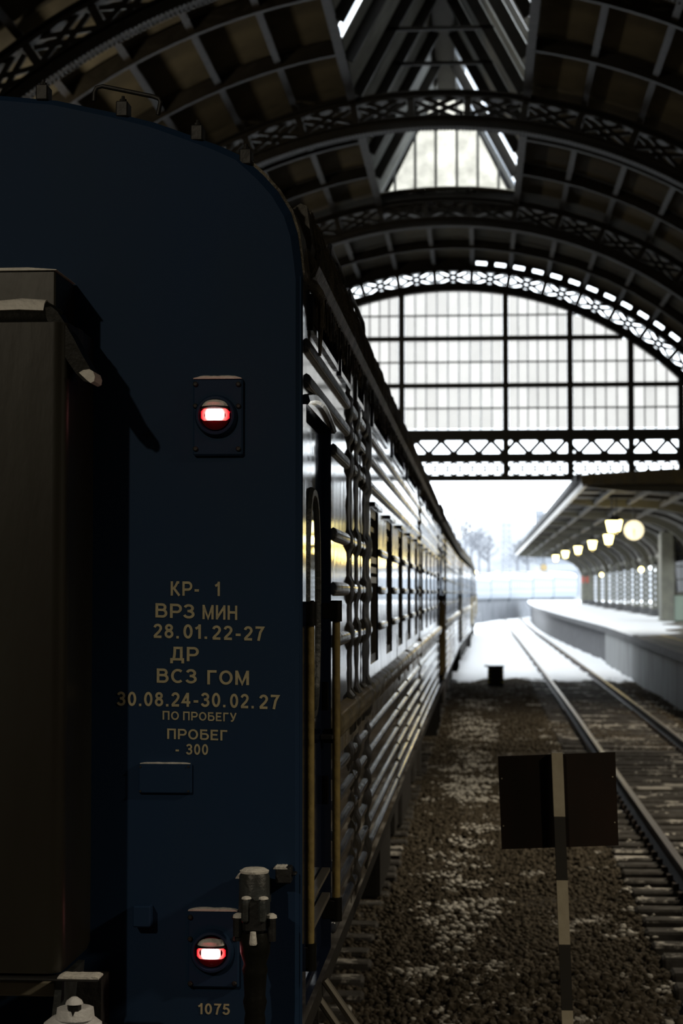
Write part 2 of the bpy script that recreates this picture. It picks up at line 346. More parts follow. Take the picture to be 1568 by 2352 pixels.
# purlins, bay by bay; one shared mesh
mb = MB(); L1 = ARCHES[1]-ARCHES[0]-0.16
mb.prism([(-.065, 0), (.065, 0), (.065, -.03), (.015, -.03), (.015, -.20), (.065, -.20), (.065, -.23), (-.065, -.23), (-.065, -.20), (-.015, -.20), (-.015, -.03), (-.065, -.03)], -L1/2, L1/2)
PUR = mesh_only(mb, 'purlin', M['purlin'])
for b in range(4):
    y = (ARCHES[b]+ARCHES[b+1])/2
    angs = [sg*(A0+k*DA) for sg in (-1, 1) for k in range(9)]
    if b == 3: angs += [-A0/3, A0/3]
    for t in angs:
        p = arc(t, RS-0.04, y); edge = abs(abs(t)-A0) < 1e-6 and b < 3
        inst(PUR, 'purlin', ceil, (p[0]-AX, p[1]-40, p[2]-Z0-RS), (0, t, 0), (1.35, 1, 1.5) if edge else None)
# slender arched rafters between the trusses
for b in range(4):
    for r in (1, 2):
        y = ARCHES[b]+(ARCHES[b+1]-ARCHES[b])*r/3
        spans = [(-T8, -A0), (A0, T8)] if b < 3 else [(-T8, T8)]
        for t0, t1 in spans:
            mb = MB(); n = 24; ss = []
            for i in range(n+1):
                t = t0+(t1-t0)*i/n
                ss.append([arc(t, RS-0.05, y-.06), arc(t, RS-0.05, y+.06), arc(t, RS-0.34, y+.06), arc(t, RS-0.34, y-.06)])
            mb.sweep(ss); mb.build('rafter', M['truss'], ceil)
# arched lattice trusses
def chord(mb, R0, R1, w, t0, t1, n=72, lips=True):
    for (ra, rb, ww) in ((R0, R1, 0.03), (R0, R0+0.03, w), (R1-0.03, R1, w)):
        ss = []
        for i in range(n+1):
            t = t0+(t1-t0)*i/n
            ss.append([arc(t, ra, -ww/2), arc(t, ra, ww/2), arc(t, rb, ww/2), arc(t, rb, -ww/2)])
        mb.sweep(ss)
def make_truss(y, label):
    t = thing('arched_truss', label, 'roof truss', (AX, y, Z0), group=None)
    def loc(mb): mb.v = [(v[0]-AX, v[1], v[2]-Z0) for v in mb.v]; return mb
    TE = math.radians(88)
    for nm, r0, r1 in (('inner_chord', RI, RI+0.26), ('outer_chord', RO-0.16, RO)):
        mb = MB(); chord(mb, r0, r1, 0.34, -TE, TE); mb.v = [(v[0]-AX, v[1], v[2]-Z0) for v in mb.v]
        mb.build(nm, M['truss'], t, origin=(0, 0, 0))
    # rivet heads along both flanges of the inner chord, seen as beading
    mb = MB(); n = 420
    for i in range(n):
        a = -TE+2*TE*(i+.5)/n
        if abs(a) > math.radians(62): continue
        for yy in (-.13, .13):
            p = Vector(arc(a, RI-0.012, yy)); mb.box(p.x-AX-.018, p.x-AX+.018, yy-.018, yy+.018, p.z-Z0-.012, p.z-Z0+.012)
    tag(mb.build('rivets', M['purlin'], t, origin=(0, 0, 0), fix=False), kind='stuff')
    k = 0
    angs = sorted([sg*(A0+i*DA) for sg in (-1, 1) for i in range(13)]+[-A0/3, A0/3])
    pm = MB(); pm.box(-.07, .07, -.10, .10, RI+0.22, RO-0.12); PM = mesh_only(pm, 'post', M['truss'])
    # double flat-bar cross braces, one mesh per direction
    w = (RI+RO)/2*DA/2-0.10; h = (RO-RI)/2-0.20; rm = (RI+RO)/2+0.04
    BR = []
    for sg in (-1, 1):
        bm = MB()
        d = Vector((w*2, 0, sg*h*2)).normalized(); nrm = Vector((-d.z, 0, d.x))*0.075
        for s2 in (-1, 1):
            bm.bar(Vector((-w, 0, -sg*h))+nrm*s2, Vector((w, 0, sg*h))+nrm*s2, 0.085, 0.06, up=(0, 1, 0))
        BR.append(mesh_only(bm, 'brace', M['truss']))
    gm = MB(); gs = [(-w-.1, -h-.13), (w+.1, -h-.13), (w+.1, -h-.02), (w-.02, -h-.08), (-w+.02, -h-.08), (-w-.1, -h-.02)]
    for a in angs: inst(PM, 'post', t, (0, 0, 0), (0, a, 0))
    for a, b in zip(angs[:-1], angs[1:]):
        mid = (a+b)/2
        for B in BR: inst(B, 'brace', t, (rm*math.sin(mid), 0, rm*math.cos(mid)), (0, mid, 0), ((b-a)/DA*.98, 1, 1))
    return t
truss0 = make_truss(ARCHES[4], 'riveted lattice arch directly above the tall glazed end screen')
for y, lb in ((ARCHES[3], 'riveted lattice arch one bay in front of the glazed end screen'),
              (ARCHES[2], 'riveted lattice arch crossing over the lit gable of the roof lantern'),
              (ARCHES[1], 'nearest riveted lattice arch in view, above the carriage roof at upper left'),
              (ARCHES[0], 'riveted lattice arch overhead, nearest the viewer above the carriage')):
    c = dup(truss0, (AX, y, Z0)); c['label'] = lb
eb_n = 0
for i in range(-28, 28):
    t0, t1 = (i)*DA/2, (i+1)*DA/2; yb0, yb1 = 61.95, 62.02
    slot = i >= 1
    parts_ = [(RO-.05, RS+.05, t0, t1)] if not slot else [(RO-.05, RO+.06, t0, t1), (RS-.10, RS+.05, t0, t1), (RO+.06, RS-.10, t0, t0+.22*(t1-t0)), (RO+.06, RS-.10, t1-.22*(t1-t0), t1)]
    mb = MB()
    for r0, r1, ta, tb in parts_:
        mb.sweep([[arc(t_, r0, yb0), arc(t_, r1, yb0), arc(t_, r1, yb1), arc(t_, r0, yb1)] for t_ in (ta, (ta+tb)/2, tb)])
    mb.build('eaves_board', M['truss'], ceil)
# ------------------------------------------------------------------ roof lantern (window_2)
lant = thing('window_2', None, None, (AX, 40, 13.6), kind='structure')
hw = 1.93; ze = Z0+RS*math.cos(A0)-0.05; hh = 3.6
sl = Vector((hw, 0, hh)); sll = sl.length; ang = math.atan2(hh, hw)
mb = MB(); ww = 0.86; vs = []; fs = []; K = 24
for i in range(K+1):
    y = -ww/2+ww*i/K; z = 0.02*math.sin(2*PI*i/4); vs += [(0, y, z), (sll-.12, y, z)]
for i in range(K): fs.append((2*i, 2*i+1, 2*i+3, 2*i+2))
mb.add(vs, fs); LSH = mesh_only(mb, 'lantern_sheet', M['lsheet'])
mb = MB(); mb.box(0, sll-.12, -ww/2+.03, ww/2-.03, -.01, .01); LGL = mesh_only(mb, 'glass_strip', M['clear'])
y = 8.0; i = 0
rafm = MB(); rafm.box(0, sll, -.05, .05, -.26, -.02); RAF = mesh_only(rafm, 'lantern_rafter', M['truss'])
while y < ARCHES[3]-0.4:
    for sg in (-1, 1):
        g = (sg == 1 and i in (47, 44)) or (sg == -1 and i in (31,))
        nar = g
        o = inst(LGL if g else LSH, 'glass_strip' if g else 'lantern_sheet', lant, (sg*hw, y+.45-40, ze-13.6), (0, 0, 0), (1, 0.55 if nar else 1, 1))
        o.rotation_euler = (0, -ang, 0 if sg == -1 else PI)
        if sg == 1: o.rotation_mode = 'XYZ'; o.rotation_euler = (0, -ang, PI)
    if i % 3 == 0:
        for sg in (-1, 1):
            o = inst(RAF, 'lantern_rafter', lant, (sg*hw, y-40, ze-13.6)); o.rotation_euler = (0, -ang, 0 if sg == -1 else PI)
        mb = MB(); mb.bar((-hw*.62, y, ze+hh*.38), (hw*.62, y, ze+hh*.38), .10, .08)
        mb.v = [(v[0]+AX, v[1], v[2]) for v in mb.v]; mb.build('collar_tie', M['truss'], lant)
    y += 0.9; i += 1
mb = MB(); mb.box(AX-.25, AX+.25, 8, ARCHES[3], ze+hh-.75, ze+hh-.35); mb.box(AX-.5, AX+.5, 8, ARCHES[3], ze+hh-.37, ze+hh-.30); mb.build('ridge_beam', M['truss'], lant)
# far gable: upright glass strips between bars
yg = ARCHES[3]+0.35; gw = 1.82; gz = ze+0.12; gh = 3.35; ng = 6
edges = [-gw, -1.46, -.90, -.33, .25, .83, 1.40, gw]
def gz_at(x): return gz+gh*(1-abs(x)/gw)
for a, b in zip(edges[:-1], edges[1:]):
    pts = [(a+.03, gz), (b-.03, gz), (b-.03, max(gz+.02, gz_at(b-.03)))]
    if a < 0 < b: pts.append((0, gz+gh))
    pts.append((a+.03, max(gz+.02, gz_at(a+.03))))
    mb = MB(); mb.prism([(AX+u, v) for u, v in pts], yg, yg+.02); mb.build('gable_pane', M['gable'], lant)
for e in edges[1:-1]:
    mb = MB(); mb.box(AX+e-.035, AX+e+.035, yg-.05, yg+.05, gz, gz_at(e)+.02); mb.build('glazing_bar', M['screenbar'], lant)
for sg in (-1, 1):
    mb = MB(); mb.bar((AX+sg*(gw+.06), yg, gz), (AX, yg, gz+gh+.1), .14, .16, up=(0, 1, 0)); mb.build('gable_rafter', M['screenbar'], lant)
    mb = MB(); mb.prism([(AX+sg*gw, gz-.3), (AX+sg*(hw+.12), gz-.3), (AX, ze+hh+.2), (AX, gz+gh+.02)], yg+.03, yg+.08); mb.build('gable_flashing', M['shell'], lant)
mb = MB(); mb.box(AX-hw-.1, AX+hw+.1, yg-.12, yg+.12, gz-.28, gz-.02); mb.build('gable_sill', M['truss'], lant)
mb = MB(); mb.box(AX-hw, AX+hw, yg-.3, yg+.3, gz-.62, gz-.42); mb.build('walkway', M['truss'], lant)
# ------------------------------------------------------------------ glazed end screen (window_1)
ys = ARCHES[4]+0.25
scr = thing('window_1', None, None, (AX, ys, 6.3), kind='structure')
def zz(py): return at(1042, py, ys).z
def xx(px): return at(px, 1000, ys).x
mull = [1.73, 3.86, 5.86, 7.50, 8.9]
allm = sorted([-m for m in mull]+mull)
Rg = RI+0.02
def ztop(x):
    d = Rg*Rg-(x)**2
    return Z0+math.sqrt(d) if d > 0 else -99
zb = zz(990); rows = [zz(990), zz(938), zz(886), zz(832), zz(778), zz(725), 13.2]
counts = {0: 9}
bays = []
xs = [-9.9]+allm+[9.9]
for a, b in zip(xs[:-1], xs[1:]):
    n = 9 if a == -1.73 else (6 if abs(abs(a+b)/2-2.8) < .3 else (5 if abs(a+b)/2 < 5.5 else 4))
    for i in range(n):
        x0 = a+.09+(b-a-.18)*i/n; x1 = a+.09+(b-a-.18)*(i+1)/n
        for r in range(6):
            z0_, z1_ = rows[r]+(.07 if r % 2 == 0 else .02), rows[r+1]-(.07 if r % 2 == 1 else .02)
            za, zc = min(z1_, ztop(x0+.02)), min(z1_, ztop(x1-.02))
            if za < z0_+.08 and zc < z0_+.08: continue
            za, zc = max(za, z0_+.01), max(zc, z0_+.01)
            mb = MB(); mb.prism([(AX+x0+.02, z0_), (AX+x1-.02, z0_), (AX+x1-.02, zc), (AX+x0+.02, za)], ys-.006, ys+.006)
            mb.build('pane', M['pane'], scr, fix=False)
        if i:
            if ztop(x0) > zb+.3:
                mb = MB(); mb.box(AX+x0-.018, AX+x0+.018, ys-.03, ys+.03, zb, min(ztop(x0), 13.2)); mb.build('glazing_bar', M['screenbar'], scr, fix=False)
for m_ in allm:
    zt = ztop(m_)
    mb = MB(); mb.box(AX+m_-.10, AX+m_+.10, ys-.12, ys+.12, zz(1104), zt+.3); mb.build('mullion', M['screenbar'], scr)
for py, th in ((778, .075), (886, .075), (725, .025), (832, .025), (938, .025)):
    z = zz(py); half = math.sqrt(Rg**2-(z-Z0)**2)
    mb = MB(); mb.box(AX-half, AX+half, ys-th*1.3, ys+th*1.3, z-th, z+th); mb.build('transom', M['screenbar'], scr)
for z0_, z1_, nm in ((zz(1012), zz(988), 'sill_beam'), (zz(1062), zz(1043), 'lower_chord'), (zz(1105), zz(1092), 'bottom_beam')):
    mb = MB(); mb.box(AX-RI-.6, AX+RI+.6, ys-.18, ys+.18, z0_, z1_); mb.build(nm, M['screenbar'], scr)
za, zc = zz(1043), zz(1012); step = 0.415
x = -RI; k = 0
zig = MB(); zig.bar((-step/2, 0, 0), (step/2, 0, zc-za), .12, .085, up=(0, 1, 0)); ZIG = [mesh_only(zig, 'web_bar', M['screenbar'])]
zig = MB(); zig.bar((-step/2, 0, zc-za), (step/2, 0, 0), .12, .085, up=(0, 1, 0)); ZIG.append(mesh_only(zig, 'web_bar', M['screenbar']))
gus = MB(); gus.prism([(-.16, 0), (.16, 0), (.07, .09), (-.07, .09)], -.05, .05); GUS = mesh_only(gus, 'gusset', M['screenbar'])
for k in range(-25, 25):
    xc = k*step
    inst(ZIG[k % 2], 'web_bar', scr, (xc+step/2, 0, za-6.3))
    if k % 2 == 0: inst(GUS, 'gusset', scr, (xc, 0, za-6.3))
    else: inst(GUS, 'gusset', scr, (xc, 0, zc-6.3), (0, PI, 0))
# ring frieze
z0_, z1_ = zz(1092), zz(1062); rr = (z1_-z0_)/2
rg = MB(); n = 20
rg.sweep([[(math.cos(2*PI*i/n)*(rr-s_), y_, math.sin(2*PI*i/n)*(rr-s_)) for s_, y_ in ((0, -.02), (.042, -.02), (.042, .02), (0, .02))] for i in range(n+1)])
RING = mesh_only(rg, 'frieze_ring', M['screenbar'])
cr = MB(); cr.bar((-rr, 0, -rr), (rr, 0, rr), .03, .03, up=(0, 1, 0)); cr.bar((-rr, 0, rr), (rr, 0, -rr), .03, .03, up=(0, 1, 0)); CRS = mesh_only(cr, 'frieze_cross', M['screenbar'])
k = -24
while k <= 24:
    inst(RING, 'frieze_ring', scr, (k*rr*1.9, 0, (z0_+z1_)/2-6.3)); inst(CRS, 'frieze_cross', scr, ((k+.5)*rr*1.9, 0, (z0_+z1_)/2-6.3)); k += 1
# lower flange strip below the frieze and the two end legs
for sg in (-1, 1):
    mb = MB(); mb.box(AX+sg*(RI+.3)-.3, AX+sg*(RI+.3)+.3, ys-.3, ys+.3, -.2, zz(1092)); mb.build('screen_leg', M['screenbar'], scr)

# ================================================================== GROUND
def interp(tab, y):
    for (a, va), (b, vb) in zip(tab[:-1], tab[1:]):
        if y <= b: return va+(vb-va)*max(0, (y-a))/(b-a)
    return tab[-1][1]
def smooth_tab(tab, ys_):
    """Catmull-Rom through table"""
    out = []
    for y in ys_:
        i = 0
        while i < len(tab)-2 and y > tab[i+1][0]: i += 1
        p1, p2 = tab[i], tab[i+1]; p0 = tab[max(i-1, 0)]; p3 = tab[min(i+2, len(tab)-1)]
        h = p2[0]-p1[0]; t = min(max((y-p1[0])/h, 0), 1.0)
        m1 = (p2[1]-p0[1])/max(p2[0]-p0[0], 1e-6)*h; m2 = (p3[1]-p1[1])/max(p3[0]-p1[0], 1e-6)*h
        out.append((2*t**3-3*t*t+1)*p1[1]+(t**3-2*t*t+t)*m1+(-2*t**3+3*t*t)*p2[1]+(t**3-t*t)*m2)
    return out
TR = [(-20, 2.70), (18, 2.755), (45, 2.90), (66, 2.96), (100, 3.03), (130, 3.08), (168, 3.30), (212, 3.75), (268, 5.0), (322, 7.6)]
TL = [(-20, -2.19), (33, -2.19), (56, -2.14), (81, -1.88), (106, -1.80), (140, -1.75), (200, -1.5)]
PE = [(-20, 4.70), (44.6, 4.85), (61, 4.88), (75, 4.93), (99, 4.55), (137, 4.25), (180, 4.7), (220, 6.0), (260, 9.0)]
def PZ(y): return 1.2 if y < 44.6 else min(1.2+.0042*(y-44.6), 1.80)
floor = thing('floor', None, None, (0, 30, floor_z), kind='structure')
nx, ny = 46, 160
g = MB(); vs = []; fs = []
for j in range(ny+1):
    y = -26+(66+26)*j/ny
    for i in range(nx+1):
        x = -13+25.5*i/nx; z = floor_z-0.035+random.uniform(-.015, .015)
        vs.append((x, y, z))
fs = [(j*(nx+1)+i, j*(nx+1)+i+1, (j+1)*(nx+1)+i+1, (j+1)*(nx+1)+i) for j in range(ny) for i in range(nx)]
g.add(vs, fs); g.build('ballast_bed', M['soil'], floor, fix=False)
# stones: icosahedra squashed and turned, nearest 300 single, rest one stuff mesh
phi = (1+5**.5)/2
ICO = np.array([(-1, phi, 0), (1, phi, 0), (-1, -phi, 0), (1, -phi, 0), (0, -1, phi), (0, 1, phi), (0, -1, -phi), (0, 1, -phi), (phi, 0, -1), (phi, 0, 1), (-phi, 0, -1), (-phi, 0, 1)])/1.9
ICF = np.array([(0, 11, 5), (0, 5, 1), (0, 1, 7), (0, 7, 10), (0, 10, 11), (1, 5, 9), (5, 11, 4), (11, 10, 2), (10, 7, 6), (7, 1, 8), (3, 9, 4), (3, 4, 2), (3, 2, 6), (3, 6, 8), (3, 8, 9), (4, 9, 5), (2, 4, 11), (6, 2, 10), (8, 6, 7), (9, 8, 1)])
OCT = np.array([(1, 0, 0), (-1, 0, 0), (0, 1, 0), (0, -1, 0), (0, 0, 1), (0, 0, -1)], float)
OCF = np.array([(0, 2, 4), (2, 1, 4), (1, 3, 4), (3, 0, 4), (2, 0, 5), (1, 2, 5), (3, 1, 5), (0, 3, 5)])
def rotmats(n):
    q = rng.normal(size=(n, 4)); q /= np.linalg.norm(q, axis=1)[:, None]; w, x, y, z = q.T
    return np.stack([1-2*(y*y+z*z), 2*(x*y-z*w), 2*(x*z+y*w), 2*(x*y+z*w), 1-2*(x*x+z*z), 2*(y*z-x*w), 2*(x*z-y*w), 2*(y*z+x*w), 1-2*(x*x+y*y)], 1).reshape(n, 3, 3)
def scatter(name, cx, cy, cz, size, base, faces, parent, material, flat=1.0):
    n = len(cx); Rm = rotmats(n); nb = len(base)
    sc_ = size[:, None]*rng.uniform(.65, 1.15, (n, 3))
    v = base[None]*(1+rng.uniform(-.22, .22, (n, nb, 1)))*sc_[:, None, :]
    v = np.einsum('nij,nkj->nki', Rm, v); v[..., 2] *= flat
    v += np.stack([cx, cy, cz], 1)[:, None, :]
    v = v.reshape(-1, 3)-np.array(ORIG[parent.name])
    f = (faces[None]+(np.arange(n)*nb)[:, None, None]).reshape(-1, 3)
    me = bpy.data.meshes.new(name); me.vertices.add(len(v)); me.vertices.foreach_set('co', v.ravel().astype(np.float32))
    me.loops.add(f.size); me.loops.foreach_set('vertex_index', f.ravel().astype(np.int32))
    me.polygons.add(len(f)); me.polygons.foreach_set('loop_start', np.arange(0, f.size, 3, dtype=np.int32))
    me.update(calc_edges=True); me.materials.append(material)
    o = bpy.data.objects.new(name, me); COL.objects.link(o); o.parent = parent; return o
def centre(y): return np.interp(y, [a for a, _ in TR], [b for _, b in TR])
def pts_in(y0, y1, xl, xr, dens):
    n = int((y1-y0)*(xr-xl)*dens); return rng.uniform(xl, xr, n), rng.uniform(y0, y1, n)
X, Y = pts_in(11.5, 34, -1.6, 5.0, 420); keep = (X < 0.125*Y+0.3) & (X > -1.05-0.012*(30-Y))
hmap = np.sin(X*1.7+Y*.6)*.018+np.sin(Y*1.1-X*2.3)*.014
inside = np.abs(X-centre(Y)) < 1.35
X, Y, hh_, inside = X[keep], Y[keep], hmap[keep], inside[keep]
sz = rng.uniform(.020, .036, len(X)); Zc = floor_z-.012+hh_+np.where(inside, -.035, 0)
keep2 = ~(inside & (rng.random(len(X)) < .45)); X, Y, Zc, sz = X[keep2], Y[keep2], Zc[keep2], sz[keep2]
# the nearest stones in view become single parts
vis = (X > -0.36*1) & (X < 0.108*Y) & (Y > 12.1)
cand = np.where(vis)[0]; cand = cand[np.argsort(Y[cand])][:1500]
pick = cand[np.argsort(-sz[cand])][:300]
mask = np.ones(len(X), bool); mask[pick] = False
STN = []
for k in range(8):
    mb = MB(); sc3 = rng.uniform(.7, 1.2, 3); mb.add([tuple(p*sc3*(1+rng.uniform(-.2, .2))) for p in ICO], [tuple(f) for f in ICF]); STN.append(mesh_only(mb, 'stone', M['stone']))
for i in pick:
    s_ = float(sz[i])*1.15
    inst(STN[i % 8], 'stone', floor, (float(X[i]), float(Y[i])-30, float(Zc[i])-floor_z+.012), (random.uniform(0, 6), random.uniform(0, 6), random.uniform(0, 6)), (s_, s_, s_))
tag(scatter('ballast_stones', X[mask], Y[mask], Zc[mask], sz[mask], ICO, ICF, floor, M['stone']), kind='stuff')
X, Y = pts_in(34, 63, -1.6, 5.2, 240); keep = (X < 0.125*Y+.3) & (X > -1.2); X, Y = X[keep], Y[keep]
sz = rng.uniform(.026, .045, len(X)); Zc = floor_z-.01+np.sin(X*1.7+Y*.6)*.02+rng.uniform(-.01, .015, len(X))
tag(scatter('ballast_stones', X, Y, Zc, sz, OCT, OCF, floor, M['stone']), kind='stuff')
X, Y = pts_in(1.0, 11.6, -1.7, 4.6, 230); sz = rng.uniform(.024, .038, len(X))
tag(scatter('ballast_stones', X, Y, floor_z-.012+rng.uniform(-.01, .012, len(X)), sz, OCT, OCF, floor, M['stone']), kind='stuff')
X, Y = pts_in(11.5, 36, 1.5, 4.7, 230); k_ = X > 0.125*Y+.25; X, Y = X[k_], Y[k_]; sz = rng.uniform(.024, .038, len(X))
tag(scatter('ballast_stones', X, Y, np.where(np.abs(X-centre(Y)) < 1.35, floor_z-.05, floor_z-.012), sz, OCT, OCF, floor, M['stone']), kind='stuff')
# lumps of crusted snow lying on the ballast
X, Y = [], []
for _ in range(420):
    y = random.uniform(12, 50)
    if random.random() < .5: x = random.gauss(-0.25+.004*y, .22)
    else: x = random.uniform(1.0, 4.6)
    X.append(x); Y.append(y)
X = np.array(X); Y = np.array(Y); n = len(X)
cl = rng.integers(0, n, 5200); X = X[cl]+rng.normal(0, .10, 5200); Y = Y[cl]+rng.normal(0, .16, 5200)
tag(scatter('snow_crumbs', X, Y, np.full(len(X), floor_z+.012), rng.uniform(.012, .042, len(X)), ICO, ICF, floor, M['oldsnow'], flat=.55), kind='stuff')
# snow field beyond the shed
sn = MB(); vs = []; fs = []; nx, ny = 120, 150
def snow_edge(x): return 61.2+1.1*math.sin(x*1.9)+.6*math.sin(x*5.3+1)+.4*math.sin(x*11)+(-1.6 if x > 3.7 else 0)
for j in range(ny+1):
    tt = j/ny
    for i in range(nx+1):
        x = -40+110*i/nx if False else (-14+28*i/nx)
        e = snow_edge(x); y = e+(260-e)*tt**2.2
        z = floor_z-.05+min(1, tt*25)*.10+.02*math.sin(x*3+y)+.02*math.sin(x*7.1+y*2.3)
        tc_ = np.interp(y, [a for a, _ in TR], [b for _, b in TR])
        if abs(x-tc_) < .95: z += .0
        vs.append((x, y, z))
fs = [(j*(nx+1)+i, j*(nx+1)+i+1, (j+1)*(nx+1)+i+1, (j+1)*(nx+1)+i) for j in range(ny) for i in range(nx)]
sn.add(vs, fs); o = sn.build('snow_field', M['snow'], smooth=True, fix=False)
tag(o, 'fresh white snow covering the ground beyond the shed mouth', 'snow', kind='stuff')
mb = MB(); mb.box(-400, 400, 64, 700, floor_z-.6, floor_z-.16); o = mb.build('ground_beyond', M['snow']); tag(o, kind='structure'); o.name = 'floor_snow_plain'
# ------------------------------------------------------------------ tracks
PROF = [(-.0375, 0), (.0375, 0), (.0375, -.035), (.009, -.05), (.009, -.145), (.07, -.165), (.07, -.18), (-.07, -.18), (-.07, -.165), (-.009, -.145), (-.009, -.05), (-.0375, -.035)]
def rail_mesh(tab, off, y0, y1, name, parent):
    n = 90; ysn = [y0+(y1-y0)*(i/n)**1.3 for i in range(n+1)]; xs_ = smooth_tab(tab, ysn)
    mb = MB(); mb.sweep([[(x+off+u, y, w) for u, w in PROF] for x, y in zip(xs_, ysn)])
    o = mb.build(name, [M['rail'], M['railtop']], parent)
    me = o.data
    for p in me.polygons:
        if p.normal.z > .9 and p.center.z > -.01-ORIG[o.name].z-.02: p.material_index = 1
    return o
mb = MB(); mb.bev(-1.35, 1.35, -.12, .12, -.36, -.185, .02); SLP = mesh_only(mb, 'sleeper', M['sleeper'])
mb = MB(); mb.box(-.09, .09, -.16, .16, -.185, -.165); mb.box(-.14, -.085, -.05, .05, -.19, -.12); mb.box(.085, .14, -.05, .05, -.19, -.12); CHAIR = mesh_only(mb, 'rail_fastening', M['rail'])
def track(tab, y0, y1, label, ys0, ys1):
    t = thing('railway_track', label, 'track', (tab[0][1], y0, 0))
    rail_mesh(tab, -.76-.0375, y0, y1, 'rail', t); rail_mesh(tab, .76+.0375, y0, y1, 'rail', t)
    y = ys0
    while y < ys1:
        x = smooth_tab(tab, [y])[0]
        inst(SLP, 'sleeper', t, (x-tab[0][1]+random.uniform(-.03, .03), y-y0, random.uniform(-.012, .02)), (0, 0, random.uniform(-.012, .012)))
        y += .55
        if y < 45:
            for s_ in (-1, 1): inst(CHAIR, 'rail_fastening', t, (x-tab[0][1]+s_*.7975, y-.55-y0, 0))
    return t
track(TR, -10, 320, 'empty track with dark rails curving beside the right platform', 12, 62)
track(TL, -10, 150, 'track carrying the blue train, its sleeper ends showing beside the ballast', 5, 60)

# ================================================================== RIGHT PLATFORM
pl = thing('platform', 'raised platform with a concrete face and a dark coping edge along the empty track', 'platform', (5, 50, -.25))
YS = [-15, 10, 25, 35, 44.6, 52, 58, 61, 66, 70, 75, 82, 90, 99, 110, 122, 137, 150, 165, 180, 198, 214]
PX = smooth_tab(PE, YS)
mb = MB(); mb.sweep([[(x+.05, y, -.25), (x+.05, y, PZ(y)-.12), (30, y, PZ(y)-.12), (30, y, -.25)] for x, y in zip(PX[:11], YS[:11])]); mb.build('platform_wall', M['concrete'], pl)
mb = MB(); mb.sweep([[(x+.28, y, -.25), (x+.28, y, PZ(y)-.12), (30, y, PZ(y)-.12), (30, y, -.25)] for x, y in zip(PX[10:], YS[10:])]); mb.build('platform_wall', M['coping'], pl)
mb = MB(); mb.sweep([[(x+.35, y, PZ(y)-.12), (x+.35, y, PZ(y)), (30, y, PZ(y)), (30, y, PZ(y)-.12)] for x, y in zip(PX, YS)]); mb.build('platform_deck', M['asphalt'], pl)
# coping slabs, one by one
yc_ = 34.0
while yc_ < 150:
    ln_ = 2.4
    a, b = smooth_tab(PE, [yc_+.02, yc_+ln_-.02])
    mb = MB(); mb.sweep([[(x-.06, y, PZ(y)-.22), (x-.06, y, PZ(y)), (x+.42, y, PZ(y)+.005), (x+.42, y, PZ(y)-.22)] for x, y in ((a, yc_+.02), (b, yc_+ln_-.02))])
    mb.build('coping_slab', M['coping'], pl, fix=False); yc_ += ln_
mb = MB(); mb.sweep([[(x-.06, y, PZ(y)-.22), (x-.06, y, PZ(y)), (x+.42, y, PZ(y)), (x+.42, y, PZ(y)-.22)] for x, y in zip(PX[16:], YS[16:])]); mb.build('coping', M['coping'], pl)
mb = MB(); yl = [20, 35, 44.6, 52, 60, 68]; mb.sweep([[(x+.95, y, PZ(y)+.004), (x+1.10, y, PZ(y)+.004), (x+1.10, y, PZ(y)+.001), (x+.95, y, PZ(y)+.001)] for x, y in zip(smooth_tab(PE, yl), yl)]); mb.build('safety_line', M['yellow'], pl)
# snow on the open strip of the platform outside the shed
mb = MB(); yl = [60+i*2.2 for i in range(70)]; secs = []
for i, y in enumerate(yl):
    x0 = smooth_tab(PE, [y])[0]-.04; wdt = 1.2+min(3.4, (y-58)*.09)+.4*math.sin(i*1.3)
    if y < 64: wdt *= max(.15, (y-60)/4+.1)
    x1 = x0+wdt if y < 168 else 24
    secs.append([(x0, y, PZ(y)+.001), (x0+.02, y, PZ(y)+.035), (x0+(x1-x0)*.6, y, PZ(y)+.045), (x1, y, PZ(y)+.006), (x1, y, PZ(y)+.001)])
mb.sweep(secs); tag(mb.build('platform_snow', M['snow']), 'sheet of snow on the platform edge outside the canopy', 'snow', kind='stuff')
# ================================================================== CANOPY
can = thing('platform_canopy', 'long brown canopy with a curved soffit sheltering the right platform', 'canopy', (6, 59, 1.2))
CP = [(3.40, 6.10), (4.6, 6.12), (5.8, 6.10), (6.8, 6.02), (7.6, 5.84), (8.3, 5.52), (8.85, 5.05), (9.15, 4.55), (9.25, 4.1)]
YC0, YC1 = 59.3, 166.0
nb = 30
for i in range(nb):
    y0, y1 = YC0+(YC1-YC0)*i/nb, YC0+(YC1-YC0)*(i+1)/nb-.05
    mb = MB(); mb.sweep([[(x, y, z) for x, z in CP]+[(x, y, z+.05) for x, z in CP[::-1]] for y in (y0, y1)]); mb.build('soffit_panel', M['canopy'], can)
for i in range(nb+1):
    y = YC0+(YC1-YC0)*i/nb; big = i % 3 == 0
    d = .30 if big else .14; w = .10 if big else .06
    mb = MB(); pts = CP
    cur = []
    for j, (x, z) in enumerate(pts):
        a = pts[max(j-1, 0)]; b = pts[min(j+1, len(pts)-1)]; tx, tz = b[0]-a[0], b[1]-a[1]; l = math.hypot(tx, tz); nx_, nz_ = tz/l, -tx/l
        dd = d*(1 if j > 0 else .5)
        cur.append([(x, y-w, z), (x, y+w, z), (x+nx_*dd, y+w, z+nz_*dd), (x+nx_*dd, y-w, z+nz_*dd)])
    mb.sweep(cur); mb.build('curved_rib' if big else 'soffit_rib', M['canopyrib' if big else 'canopy'], can)
for x, z in ((4.3, 6.0), (5.5, 5.98), (6.7, 5.9)):
    mb = MB(); mb.box(x-.06, x+.06, YC0, YC1, z-.10, z+.06); mb.build('canopy_purlin', M['canopy'], can)
